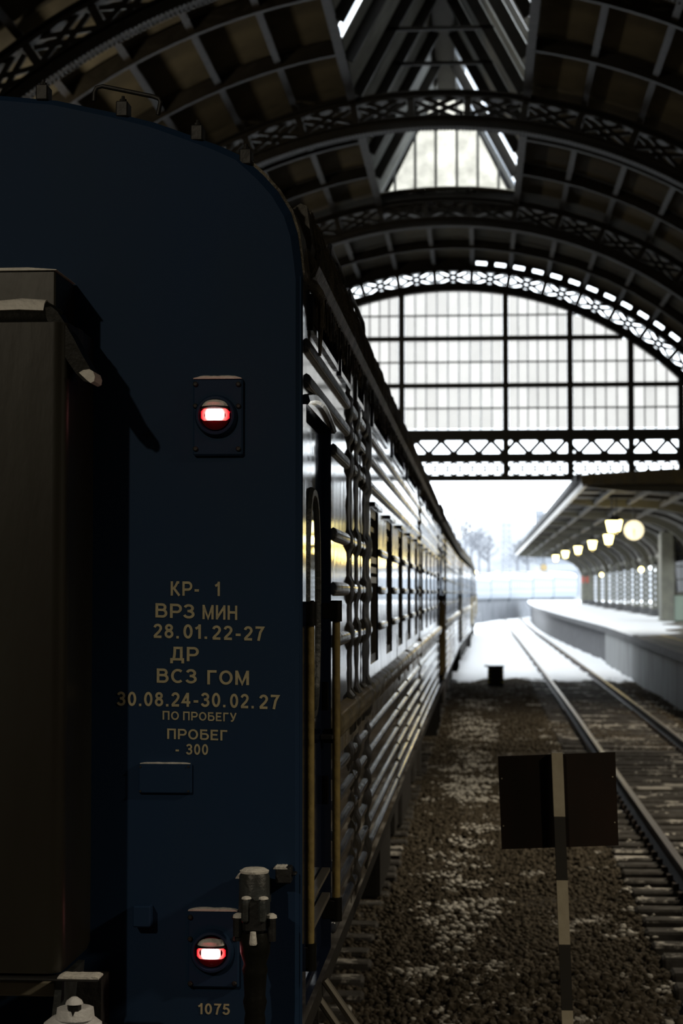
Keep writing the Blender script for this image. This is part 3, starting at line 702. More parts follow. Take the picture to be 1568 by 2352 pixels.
# roof covering
mb = MB(); vs = []; fs = []
RC = [(3.15, 6.22), (6.0, 6.45), (9.0, 6.25), (12.5, 5.9)]
mb.sweep([[(x, y, z) for x, z in RC]+[(x, y, z+.06) for x, z in RC[::-1]] for y in (YC0-.2, YC1+.2)]); mb.build('canopy_roof', M['canopy'], can)
mb = MB(); vs = []; n = 180
for i in range(n):
    y = YC0+(YC1-YC0)*(i+.5)/n; mb.box(3.06, 3.36, y-.17, y+.17, 6.16, 6.34+.04*(i % 2))
tag(mb.build('roof_edge_tiles', M['coping'], can, fix=False), kind='stuff')
mb = MB(); mb.tube([(3.32, YC0, 6.06), (3.32, YC1, 6.06)], .10, 8); mb.build('gutter', M['gutter'], can, smooth=True)
mb = MB(); mb.prism([(3.2, 6.02), (3.2, 6.34), (6.0, 6.52), (9, 6.38), (13, 6.05), (13, 5.55), (9, 5.82), (6, 6.05)], YC0-.35, YC0-.15); mb.build('fascia_beam', M['belt'], can)
# columns with lattice infill
def make_column(y, label):
    t = thing('canopy_column', label, 'column', (9.4, y, PZ(y)))
    zb_ = 1.2
    for s_ in (-1, 1):
        mb = MB(); mb.box(s_*.36-.07, s_*.36+.07, -.10, .10, 0, 3.0); mb.build('post', M['column'], t, origin=(0, 0, 0))
    mb = MB(); mb.bev(-.52, .52, -.3, .3, 0, .35, .03); mb.build('plinth', M['coping'], t, origin=(0, 0, 0))
    mb = MB(); mb.bev(-.5, .5, -.2, .2, 2.85, 3.1, .03); mb.build('capital', M['column'], t, origin=(0, 0, 0))
    for k in range(8):
        z = .42+k*.31
        for s_ in (-1, 1):
            mb = MB(); mb.bar((-.3, 0, z+(0 if s_ == 1 else .3)), (.3, 0, z+(.3 if s_ == 1 else 0)), .05, .045, up=(0, 1, 0)); mb.build('lattice_bar', M['column'], t, origin=(0, 0, 0))
    # leaf-shaped web in the corners of the lattice
    return t
cy_ = [98.5, 104, 110, 116, 122.5, 129, 136, 144, 153, 162]
names = ['latticed iron column nearest behind the windowed kiosk pier', 'second latticed column back from the windowed kiosk pier', 'third latticed column back from the windowed kiosk pier', 'fourth latticed column back from the windowed kiosk pier', 'fifth latticed column back from the kiosk, mid row', 'sixth latticed column back from the kiosk', 'seventh latticed column back from the kiosk', 'third latticed column from the far end of the canopy', 'second latticed column from the far end of the canopy', 'latticed column at the far end of the canopy beside the red notice']
c0 = make_column(cy_[0], names[0])
for y, nm in zip(cy_[1:], names[1:]):
    c = dup(c0, (9.4, y, PZ(y))); c['label'] = nm
# lengthwise beam on the columns
mb = MB(); mb.box(9.1, 9.7, 86, YC1, 4.45, 4.75); mb.build('column_beam', M['canopyrib'], can)
# end pier with the red notice
mb = MB(); mb.bev(8.9, 9.9, 164.6, 165.6, PZ(165), 4.3, .05); o = mb.build('end_pier', M['column'], can)
mb = MB(); mb.box(8.95, 9.5, 164.45, 164.6, 3.55, 4.1); tag(mb.build('notice_board', M['red']), 'small red notice on the far end pier of the canopy', 'notice')
# kiosk building under the canopy with pier, tall window and green panel
ks = thing('platform_kiosk', 'grey-green kiosk with a tall small-paned window under the canopy', 'kiosk', (10, 86, PZ(84)))
zk = PZ(84)
mb = MB(); mb.box(8.15, 14, 84.3, 86.2, zk, 5.3); mb.build('kiosk_wall', M['column'], ks)
mb = MB(); mb.bev(8.05, 8.62, 83.9, 84.5, zk, 5.35, .04); mb.build('pier', M['column'], ks)
mb = MB(); mb.bev(9.35, 10.6, 83.8, 84.5, zk, 5.35, .04); mb.build('pier', M['coping'], ks)
for sx in (8.1, 9.9): pass
mb = MB(); mb.box(8.66, 9.3, 84.15, 84.3, zk+.05, zk+1.15); mb.build('door_panel', M['greenpanel'], ks)
wf = MB(); wf.box(8.66, 9.3, 84.12, 84.3, zk+1.2, zk+1.3); wf.box(8.66, 9.3, 84.12, 84.3, 4.95, 5.05); wf.box(8.64, 8.70, 84.12, 84.3, zk+1.2, 5.05); wf.box(9.26, 9.32, 84.12, 84.3, zk+1.2, 5.05); wo = wf.build('window_frame', M['canopyrib'], ks)
for r in range(4):
    for c_ in range(2):
        z = zk+1.32+r*.58; x = 8.71+c_*.285
        mb = MB(); mb.box(x, x+.26, 84.2, 84.24, z, z+.53); mb.build('pane', M['glass'], wo)
# hanging lanterns
def make_lantern(p, label):
    t = thing('hanging_lantern', label, 'lamp', p)
    o0 = (0, 0, 0)
    mb = MB(); mb.lathe([(.13, -.24), (.22, .16)], (0, 0, 0), n=6); mb.build('lantern_glass', M['lampglow'], t, origin=o0)
    mb = MB(); mb.lathe([(.25, .16), (.20, .22), (.06, .32), (.03, .40)], (0, 0, 0), n=6); mb.build('lantern_cap', M['dark'], t, origin=o0)
    mb = MB(); mb.lathe([(.14, -.24), (.10, -.29), (.03, -.34)], (0, 0, 0), n=6); mb.build('finial', M['dark'], t, origin=o0)
    mb = MB(); mb.tube([(0, 0, .38), (0, 0, 1.0)], .02, 6); mb.build('stem', M['dark'], t, origin=o0)
    return t
LP = [(1405, 1207, 66, 'lantern nearest under the canopy beside the round clock, left of it'),
      (1415, 1205, 69, 'lantern close behind the nearest one, overlapping it beside the clock'),
      (1397, 1237, 80, 'lantern hanging just below the two nearest by the clock'),
      (1360, 1250, 91, 'single yellow lantern third in line under the canopy'),
      (1327, 1262, 102, 'small yellow lantern between the middle and farther ones of the row'),
      (1298, 1272, 114, 'second lantern from the far end of the canopy row'),
      (1276, 1281, 127, 'farthest and smallest lantern at the left end of the row')]
l0 = None
for px, py, D, lb in LP:
    p = at(px, py, D)
    if l0 is None: l0 = make_lantern(p, lb); o = l0
    else: o = dup(l0, p); o['label'] = lb
    lamp('lantern_light', (p.x, p.y-.0, p.z-.5), 35, (1.0, 0.72, 0.22), .12)
# small far lamps
for px, py, D, lb in ((1472, 1308, 100, 'small round lamp on the kiosk side of the near lattice columns'), (1381, 1320, 140, 'small round lamp before the middle lattice columns')):
    p = at(px, py, D); mb = MB(); mb.lathe([(.04, -.14), (.13, -.06), (.13, .06), (.04, .14)], p, n=10)
    t = thing('globe_lamp', lb, 'lamp', p); mb.build('globe', M['lampglow'], t, smooth=True)
    mb = MB(); mb.tube([p+Vector((0, 0, .13)), p+Vector((0, 0, .5))], .02, 6); mb.tube([p+Vector((0, 0, .5)), (9.4, p.y, p.z+.5)], .02, 6); mb.build('bracket', M['dark'], t)
# clocks
def make_clock(p, r, facem, label, ht):
    t = thing('platform_clock', label, 'clock', p)
    mb = MB(); mb.lathe([(r*1.04, -.10), (r*1.08, 0), (r*1.04, .10)], p, axis='y', n=32); mb.build('clock_case', M['dark'], t, smooth=True)
    mb = MB(); mb.lathe([(r*.98, -.118), (r*.98, -.10)], p, axis='y', n=32); f = mb.build('clock_face', facem, t)
    for k in range(12):
        a = k*PI/6; c = Vector((math.sin(a), 0, math.cos(a)))
        mb = MB(); mb.bar(p+c*r*.80+Vector((0, -.122, 0)), p+c*r*.90+Vector((0, -.122, 0)), r*.05, .004, up=(0, 1, 0)); mb.build('hour_mark', M['dark'], f)
    for a, l, w in ((PI*.99, .66, .05), (PI*1.02, .45, .07)):
        c = Vector((math.sin(a), 0, math.cos(a))); mb = MB(); mb.bar(p+Vector((0, -.127, 0))-c*r*.1, p+Vector((0, -.127, 0))+c*r*l, r*w, .005, up=(0, 1, 0)); mb.build('clock_hand', M['dark'], t)
    mb = MB(); mb.lathe([(r*.08, -.135), (r*.08, -.12)], p, axis='y', n=10); mb.build('hub', M['dark'], t)
    mb = MB(); mb.tube([p+Vector((0, 0, r)), p+Vector((0, 0, ht))], .025, 6); mb.build('hanger', M['dark'], t)
    return t
make_clock(at(1455, 1218, 70), 23*70/FPX, M['clockface'], 'large lit white round clock hanging under the canopy', 1.1)
make_clock(at(1248, 1304, 128), 8*128/FPX*1.0, M['clockdull'], 'small far clock hanging over the platform end in the open', 1.15)
pc = at(1248, 1304, 128)
mb = MB(); mb.tube([(pc.x, pc.y, pc.z+1.1), (pc.x+.9, pc.y, pc.z+1.1)], .03, 6); tag(mb.build('clock_bracket', M['dark']), 'thin bracket arm carrying the small far clock from the canopy', 'bracket')

# ================================================================== CARRIAGE
HALF = [(0, 4.49), (.25, 4.485), (.44, 4.47), (.63, 4.45), (.85, 4.40), (1.0, 4.36), (1.135, 4.31), (1.24, 4.27), (1.325, 4.23), (1.404, 4.157), (1.459, 4.095), (1.506, 4.016), (1.53, 3.94), (1.541, 3.86), (1.55, 3.78)]
LEN = 24.5; WX = 1.55
WINS = [(4.29+1.9*k, 4.29+1.9*k+.86) for k in range(10)]
WZ0, WZ1 = 2.20, 3.13
DOORS = [(.16, 1.34), (LEN-1.34, LEN-.16)]
DZ0, DZ1 = 1.10, 3.33
VENTS = [(.30, 1.62), (1.78, 2.45), (2.9, 3.5), (4.4, 6.2), (7.0, 9.0), (9.8, 12.0), (13, 15), (16, 18), (19, 21)]
VZ0, VZ1 = 3.66, 3.76
def build_carriage():
    t = thing('passenger_carriage', 'nearest dark blue carriage with two red tail lamps and stencilled end wall', 'train carriage', (-2.19, 6.76, 0), local=True)
    # ends and roof and far side
    b = MB()
    prof = [(-x, z) for x, z in HALF[::-1]][:-1]+HALF
    full = prof+[(WX, 1.05), (-WX, 1.05)]
    n = len(full)
    rk = .03
    def inset(y, s): return [(x*(1-s/WX), y, (z-2.5)*(1-s/2)+2.5) for x, z in full]
    # roof + left side + bottom, leaving right side open
    rp = [(WX, 3.78)]+HALF[::-1][1:]+[(-x, z) for x, z in HALF[1:]]+[(-WX, 1.05), (WX, 1.05)]
    secs = [[(x, y, z) for x, z in rp] for y in (rk, LEN-rk)]
    m = len(rp)
    b.add([p for s in secs for p in s], [(k, k+1, m+k+1, m+k) for k in range(m-1)], 0)
    body_roof = b.build('roof', [M['roofpaint']], t)
    # end walls
    e = MB(); a = inset(0, rk*.8); c = [(x, rk, z) for x, z in full]
    e.add(a+c, [tuple(range(n))]+[(k, (k+1) % n, n+(k+1) % n, n+k) for k in range(n)])
    e.build('end_wall', M['end_paint'], t); e = MB()
    a = inset(LEN, rk*.8); c = [(x, LEN-rk, z) for x, z in full]
    e.add(a+c, [tuple(range(n))]+[(k, (k+1) % n, n+(k+1) % n, n+k) for k in range(n)])
    e.build('end_wall', M['end_paint'], t)
    # right side wall as a grid with recesses for door and windows
    holes = [(y0, y1, DZ0, DZ1, .055) for y0, y1 in DOORS]+[(y0, y1, WZ0, WZ1, .055) for y0, y1 in WINS]+[(y0, y1, VZ0-.04, VZ1, .07) for y0, y1 in VENTS]
    yc = sorted({rk, LEN-rk}|{h[0] for h in holes}|{h[1] for h in holes}); zc = sorted({1.05, 3.78}|{h[2] for h in holes}|{h[3] for h in holes})
    s = MB()
    for y0, y1 in zip(yc[:-1], yc[1:]):
        for z0, z1 in zip(zc[:-1], zc[1:]):
            ym, zm = (y0+y1)/2, (z0+z1)/2; d = 0
            for h in holes:
                if h[0] < ym < h[1] and h[2] < zm < h[3]: d = h[4]
            if not d: s.add([(WX, y0, z0), (WX, y1, z0), (WX, y1, z1), (WX, y0, z1)], [(0, 1, 2, 3)])
    for y0, y1, z0, z1, d in holes:
        A = [(WX, y0, z0), (WX, y1, z0), (WX, y1, z1), (WX, y0, z1)]; B = [(WX-d, *p[1:]) for p in A]
        s.add(A+B, [(0, 1, 5, 4), (1, 2, 6, 5), (2, 3, 7, 6), (3, 0, 4, 7), (4, 5, 6, 7)])
    s.build('side_wall', M['side_paint'], t, fix=False)
    # windows
    for k, (y0, y1) in enumerate(WINS):
        f = MB(); w = .05
        for (a0, a1, b0, b1) in ((y0, y0+w, WZ0, WZ1), (y1-w, y1, WZ0, WZ1), (y0, y1, WZ0, WZ0+w), (y0, y1, WZ1-w, WZ1)):
            f.box(WX-.055, WX-.012, a0, a1, b0, b1)
        if k == 0:
            for zz_ in (2.70, 2.76, 2.82): f.box(WX-.05, WX-.008, y0+.02, y1-.02, zz_-.016, zz_+.022)
        f.box(WX-.05, WX-.02, y0, y1, 3.0, 3.03)
        fo = f.build('window', M['alu'], t)
        g = MB(); g.box(WX-.05, WX-.035, y0+w*.9, y1-w*.9, WZ0+w*.9, WZ1-w*.9); g.build('pane', M['glass'], fo)
        g = MB(); g.box(WX-.002, WX+.03, y0-.03, y1+.03, WZ1+.005, WZ1+.03); g.build('drip_strip', M['rib_paint'], fo)
    # horizontal ribs
    def rib(y0, y1, z, r, mm, name='rib', d=None):
        d = d or r*.62
        sec = [(0, -r), (d*.75, -r*.72), (d, -r*.35), (d, r*.35), (d*.75, r*.72), (0, r)]
        mb = MB()
        mb.sweep([[(WX-.004+u*q, y, z+v*q) for u, v in sec] for y, q in ((y0, .25), (y0+.02, .8), (y0+.05, 1), (y1-.05, 1), (y1-.02, .8), (y1, .25))])
        mb.build(name, mm, t, smooth=True)
    for z in (3.41, 3.54): rib(.10 if z > 3.5 else .12, LEN-.1, z, .034, M['rib_paint'])
    rib(1.40, LEN-1.40, 3.25, .034, M['rib_paint'])
    rib(1.38, LEN-1.38, 2.045, .075, M['belt'], 'belt_rail', .05)
    mb = MB(); mb.box(WX-.002, WX+.012, 1.38, LEN-1.38, 1.90, 1.975); mb.build('belt_band', M['belt'], t)
    for k in range(6):
        z = 1.83-.133*k
        rib(1.40, LEN-1.40, z, .030, M['rib_paint'], 'lower_rib', .020)
    for z in (2.88, 2.64, 2.41):
        rib(1.40, WINS[0][0]-.06, z, .034, M['rib_paint'], 'pier_rib')
        for (a, b_), (c_, d_) in zip(WINS[:-1], WINS[1:]): rib(b_+.07, c_-.07, z, .030, M['rib_paint'], 'pier_rib')
        rib(WINS[-1][1]+.07, LEN-1.40, z, .030, M['rib_paint'], 'pier_rib')
    # doors
    for di, (y0, y1) in enumerate(DOORS):
        d = MB(); d.bev(WX-.06, WX-.035, y0+.09, y1-.09, DZ0+.02, DZ1-.03, .008)
        do = d.build('door', M['side_paint'], t)
        ym = (y0+y1)/2+.03
        fr = MB(); n_ = 40; hw_, hh2 = .27, .47; secs = []
        for i in range(n_+1):
            a = 2*PI*i/n_; ca, sa = math.cos(a), math.sin(a)
            sx = math.copysign(abs(ca)**.75, ca); sz_ = math.copysign(abs(sa)**.75, sa)
            secs.append([(WX-.034, ym+(hw_)*sx, 2.58+(hh2)*sz_), (WX-.018, ym+(hw_-.01)*sx, 2.58+(hh2-.01)*sz_), (WX-.018, ym+(hw_-.035)*sx, 2.58+(hh2-.035)*sz_), (WX-.034, ym+(hw_-.045)*sx, 2.58+(hh2-.045)*sz_)])
        fr.sweep(secs); fr.build('oval_window_frame', M['fitting'], do, smooth=True)
        pn = MB(); vsx = [(WX-.030, ym+(hw_-.04)*math.copysign(abs(math.cos(2*PI*i/n_))**.75, math.cos(2*PI*i/n_)), 2.58+(hh2-.04)*math.copysign(abs(math.sin(2*PI*i/n_))**.75, math.sin(2*PI*i/n_))) for i in range(n_)]
        pn.add(vsx, [tuple(range(n_))]); pn.build('oval_pane', M['glass'], do, fix=False)
        hd = MB(); hd.bev(WX-.03, WX+.03, y1-.09, y1-.03, 1.98, 2.04, .008); hd.bev(WX-.035, WX+.02, y1-.16, y1-.05, 2.0, 2.02, .004); hd.build('door_handle', M['dark'], do)
        for zh in (1.72, 2.12): 
            hg = MB(); hg.tube([(WX-.02, y1-.07, zh), (WX-.02, y1-.07, zh+.12)], .015, 8); hg.build('hinge', M['dark'], do, smooth=True)
        st = MB(); st.box(WX-.03, WX+.004, y0+.1, y1-.1, 1.33, 1.35); st.box(WX-.03, WX+.004, y0+.1, y1-.1, 1.44, 1.455); st.build('kick_strip', M['alu'], do)
        # hood above the door
        hp = MB(); secs = []
        for i in range(13):
            y = y0-.05+(y1-y0+.1)*i/12; zq = 3.36+.05*math.sin(PI*i/12)-.02
            secs.append([(WX-.01, y, zq-.02), (WX+.012, y, zq-.022), (WX+.02, y, zq-.01), (WX+.014, y, zq+.012), (WX-.01, y, zq+.02)])
        hp.sweep(secs); hp.build('door_hood', M['rib_paint'], t, smooth=True)
        # handrails with black sockets
        for y, zt, zb2 in ((y0+.03 if di == 0 else y0-.1, 2.53, 1.30), (y1-.10 if di == 0 else y1-.02, 2.53, 1.30)):
            xr = WX+.012 if abs(y-y0) < .2 and di == 0 else WX+.03
            r = MB(); r.tube([(xr, y, zb2), (xr, y, zt)], .017, 12); ro = r.build('handrail', M['rail_yellow'], t, smooth=True)
            for za_, zb3 in ((zt-.03, zt+.06), (zb2-.07, zb2+.03)):
                q = MB(); q.tube([(xr, y, za_), (xr, y, zb3)], .025, 12); q.bev(WX-.03, xr, y-.024, y+.024, za_+.01, zb3-.01, .004); q.build('rail_socket', M['rubber'], ro, smooth=True)
    # vent panels high on the side
    for y0, y1 in VENTS:
        f = MB()
        for (a0, a1, b0, b1) in ((y0, y0+.03, VZ0-.04, VZ1), (y1-.03, y1, VZ0-.04, VZ1), (y0, y1, VZ0-.04, VZ0-.015)): f.box(WX-.02, WX+.012, a0, a1, b0, b1)
        fo = f.build('vent_frame', M['rib_paint'], t)
        g = MB(); g.box(WX-.068, WX-.06, y0+.02, y1-.02, VZ0-.03, VZ1-.01); g.build('vent_glass', M['dark'], fo)
    # gutter along the eaves, end collar
    g = MB(); secs = []
    sec = [(1.44, 4.10), (1.50, 4.14), (1.525, 4.13), (1.545, 3.98), (1.53, 3.90), (1.49, 3.98)]
    g.sweep([[(x, y, z) for x, z in sec] for y in (.45, LEN-.3)]); g.build('roof_gutter', M['roofpaint'], t)
    g = MB(); sec = [(1.535, 3.80), (1.575, 3.82), (1.590, 3.86), (1.545, 3.93)]
    g.sweep([[(x, y, z) for x, z in sec] for y in (.26, .9, 6, LEN-.2)]); g.build('drip_rail', M['frost'], t)
    # roof walkway handrails
    for (y0, y1) in ((1.65, 2.6), (2.95, 4.25)):
        r = MB(); hx, hz = 1.512, 4.08
        pts = [(hx, y0, hz), (hx, y0+.02, hz+.10), (hx, y0+.08, hz+.13), (hx, y1-.08, hz+.13), (hx, y1-.02, hz+.10), (hx, y1, hz)]
        r.tube(pts, .013, 8); r.tube([(hx, (y0+y1)/2, hz), (hx, (y0+y1)/2, hz+.13)], .010, 8); r.build('roof_grab_rail', M['dark'], t, smooth=True)
    # ribs across the roof skin
    for k in range(12):
        y = 1.0+k*2.0; r = MB(); hp_ = HALF[3:13]
        r.sweep([[(x-.0, y-.02, z), (x, y+.02, z), (x+.006, y+.02, z+.018), (x+.006, y-.02, z+.018)] for x, z in hp_]); r.build('roof_rib', M['roofpaint'], t)
    # underframe
    u = MB(); u.box(WX-.12, WX-.03, .2, LEN-.2, .90, 1.06); u.box(-WX+.03, -WX+.12, .2, LEN-.2, .90, 1.06); u.box(-.25, .25, .1, LEN-.1, .75, 1.0)
    for k in range(9): u.box(-WX+.1, WX-.1, 1.5+k*2.7-.06, 1.5+k*2.7+.06, .8, 1.04)
    u.build('underframe', M['under'], t)
    for (y0, y1, x0, z0) in ((7.2, 8.9, .55, .35), (9.6, 10.4, .8, .5), (11.2, 13.6, .5, .38), (14.6, 15.5, .7, .45), (16.4, 17.2, .6, .40)):
        mb = MB(); mb.bev(x0, WX-.10, y0, y1, z0, .93, .03); mb.build('equipment_box', M['under'], t)
        mb = MB(); mb.bev(-WX+.12, -x0, y0, y1, z0, .93, .03); mb.build('equipment_box', M['under'], t)
    for yb in (3.3, LEN-3.3):
        f = MB()
        for sx in (-1, 1):
            f.bev(sx*1.05-.08, sx*1.05+.08, yb-1.65, yb+1.65, .48, .72, .02)
            for yy in (yb-1.2, yb+1.2): f.bev(sx*1.14-.1, sx*1.14+.1, yy-.2, yy+.2, .30, .58, .03)
        f.box(-1.0, 1.0, yb-.25, yb+.25, .5, .75)
        bo = f.build('bogie', M['under'], t)
        for yy in (yb-1.2, yb+1.2):
            for sx in (-1, 1):
                w = MB(); c = (sx*.76, yy, .475); w.lathe([(.475, -.065), (.475, .065)], c, axis='x', n=28); w.lathe([(.505, -.02-sx*.065), (.505, .0-sx*.065)], c, axis='x', n=28); w.build('wheel', M['under'], bo, smooth=True)
            w = MB(); w.tube([(-.76, yy, .475), (.76, yy, .475)], .08, 10); w.build('axle', M['under'], bo, smooth=True)
            for sx in (-1, 1):
                w = MB(); w.tube([(sx*1.14, yy, .55), (sx*1.14, yy, .80)], .11, 10); w.build('spring', M['dark'], bo, smooth=True)
    # entrance steps
    for y0, y1 in DOORS:
        s_ = MB()
        for k, (z, xo) in enumerate(((.98, -.05), (.66, -.02), (.36, 0))): s_.box(WX-.32+xo, WX-.04+xo, y0+.15, y1-.15, z-.015, z+.015)
        for yy in (y0+.15, y1-.15): s_.box(WX-.30, WX-.04, yy-.012, yy+.012, .34, 1.05)
        s_.build('entrance_step', M['under'], t)
    # ladder and thick post at the far end
    l = MB()
    l.tube([(WX+.02, LEN-.02, 1.2), (WX+.02, LEN-.02, 2.45)], .045, 8); l.build('end_post', M['rail_yellow'], t, smooth=True)
    l = MB()
    for k in range(7): l.box(WX-.02, WX+.05, LEN+.02, LEN+.3, 1.25+k*.15, 1.27+k*.15)
    l.box(WX+.03, WX+.06, LEN+.28, LEN+.31, 1.15, 2.3); l.build('end_ladder', M['under'], t)
    # diaphragm between carriages
    d = MB(); d.box(-.65, .65, LEN, LEN+.32, 1.2, 3.5); d.build('gangway_bellows', M['rubber'], t)
    # ice runs down the side
    def run(yc, w, z0, z1, dep, seed):
        rr_ = random.Random(seed); mb = MB(); secs = []; n_ = 70; dy = 0; ph = rr_.uniform(0, 6)
        for i in range(n_+1):
            z = z1+(z0-z1)*i/n_; bul = 1+.28*math.sin(i*.9+ph)*rr_.uniform(.2, 1)
            dy += rr_.uniform(-.006, .006); q = w*.8*bul
            at_rib = any(abs(z-zr) < .05 for zr in (3.54, 3.41, 3.25, 2.88, 2.64, 2.41))+1.3*(abs(z-2.03) < .09)+any(abs(z-(1.83-.133*k)) < .035 for k in range(6))
            dd = dep*.25*(1+.35*math.sin(i*1.7+ph))+.017*at_rib
            q *= 1+.12*at_rib
            if i in (0, n_): dd *= .3; q *= .3
            secs.append([(WX-.01, yc+dy-q, z), (WX+dd*.8, yc+dy-q*.6, z), (WX+dd, yc+dy, z), (WX+dd*.8, yc+dy+q*.6, z), (WX-.01, yc+dy+q, z)])
        mb.sweep(secs); mb.build('ice_run', M['ice'], t, smooth=True)
    for i, (yc, w, z0, z1, dp) in enumerate(((2.40, .20, 1.75, 3.72, .020), (2.62, .06, 1.08, 3.5, .010), (2.98, .24, 1.06, 3.78, .020), (3.32, .05, 1.9, 3.4, .010), (3.66, .22, 1.9, 3.85, .022), (3.95, .30, 1.06, 3.9, .026), (13.3, .2, 1.06, 3.8, .022), (13.55, .1, 1.9, 3.6, .015), (21.9+.7, .25, 1.4, 3.8, .02), (7.9, .06, 1.06, 2.3, .008), (9.75, .06, 1.3, 2.3, .008))):
        run(yc, w, z0, z1, dp, i)
    # frost on the eaves: thick irregular strip and hanging icicles
    f = MB(); secs = []; rr_ = random.Random(3); n_ = 900
    for i in range(n_+1):
        y = .62+(LEN-.9)*(i/n_)**1.25; a = rr_.uniform(.2, 1.3)+.5*math.sin(i*.21)*math.sin(i*.07)
        c_ = rr_.uniform(0, 1); secs.append([(1.47, y, 4.13), (1.518+.012*c_, y, 4.135+.014*a), (1.540+.016*a, y, 4.00), (1.548+.016*c_, y, 3.88), (1.562+.012*a, y, 3.81-.03*a), (1.546, y, 3.765-.035*a), (1.53, y, 3.85)])
    f.sweep(secs); f.build('frost_crust', M['frost'], t, smooth=True)
    f = MB(); y = .4
    while y < LEN-.4:
        l_ = rr_.uniform(.03, .12)*(1.6 if rr_.random() < .25 else 1); x0 = WX+rr_.uniform(.012, .03); zt = 3.80; r = rr_.uniform(.004, .010)
        f.add([(x0-r, y, zt), (x0+r*.5, y-r, zt), (x0+r*.5, y+r, zt), (x0, y, zt-l_)], [(0, 1, 3), (1, 2, 3), (2, 0, 3)])
        y += rr_.uniform(.012, .035)
    tag(f.build('icicles', M['frost'], t, fix=False), kind='stuff')
    return t
car = build_carriage()
# following carriages on the same track (before the first one's own end fittings are added)
carlabels = ['second dark blue carriage, coupled beyond the nearest one', 'third carriage of the dark train, coupled beyond the second', 'fourth carriage of the dark train, only its side edge showing', 'farthest carriage of the dark train beside the snowy ground']
px_, py_ = -2.19, 6.76+LEN+.32
for k, lb in enumerate(carlabels):
    y1 = py_+LEN; x1 = smooth_tab(TL, [y1])[0]; a = math.atan2(px_-x1, y1-py_)
    c = dup(car, (px_, py_, 0), a); c['label'] = lb
    y1 += .32; px_, py_ = x1, y1
# ------------------------------------------------------------------ end fittings of the nearest carriage (its own local origin)
CO = Vector((-2.19, 6.76, 0)); YE = 6.76
def E(px, py, y=YE): return at(px, py, y)
def ebox(mb, px0, py0, px1, py1, d0, d1, bev=0.0, mi=0):
    """box on the end wall from pixel corners; d = distance out from the wall"""
    a = E(px0, py0, YE-d1); b = E(px1, py1, YE-d1)
    if bev: mb.bev(a.x, b.x, YE-d1, YE-d0, b.z, a.z, bev, mi)
    else: mb.box(a.x, b.x, YE-d1, YE-d0, b.z, a.z, mi)
    return mb
def B(mb, name, m, parent=car, **k): return mb.build(name, m, parent, origin=CO, **k)
def snowcap(px0, px1, py, h, d0, d1, parent, name='snow_cap'):
    a, b = E(px0, py, YE-(d0+d1)/2), E(px1, py, YE-(d0+d1)/2); hh2 = h/636; n_ = 14; secs = []
    r2 = random.Random(int(px0))
    for i in range(n_+1):
        x = a.x+(b.x-a.x)*i/n_; q = min(1, math.sin(PI*(i+.35)/(n_+.7))*2.2)*r2.uniform(.85, 1.1)
        secs.append([(x, YE-d1, a.z-.002), (x, YE-d1-.002, a.z+hh2*q*.6), (x, YE-(d0+d1)/2, a.z+hh2*q), (x, YE-d0, a.z+hh2*q*.8), (x, YE-d0, a.z-.002)])
    mb = MB(); mb.sweep(secs); return B(mb, name, M['oldsnow'], parent, smooth=True)
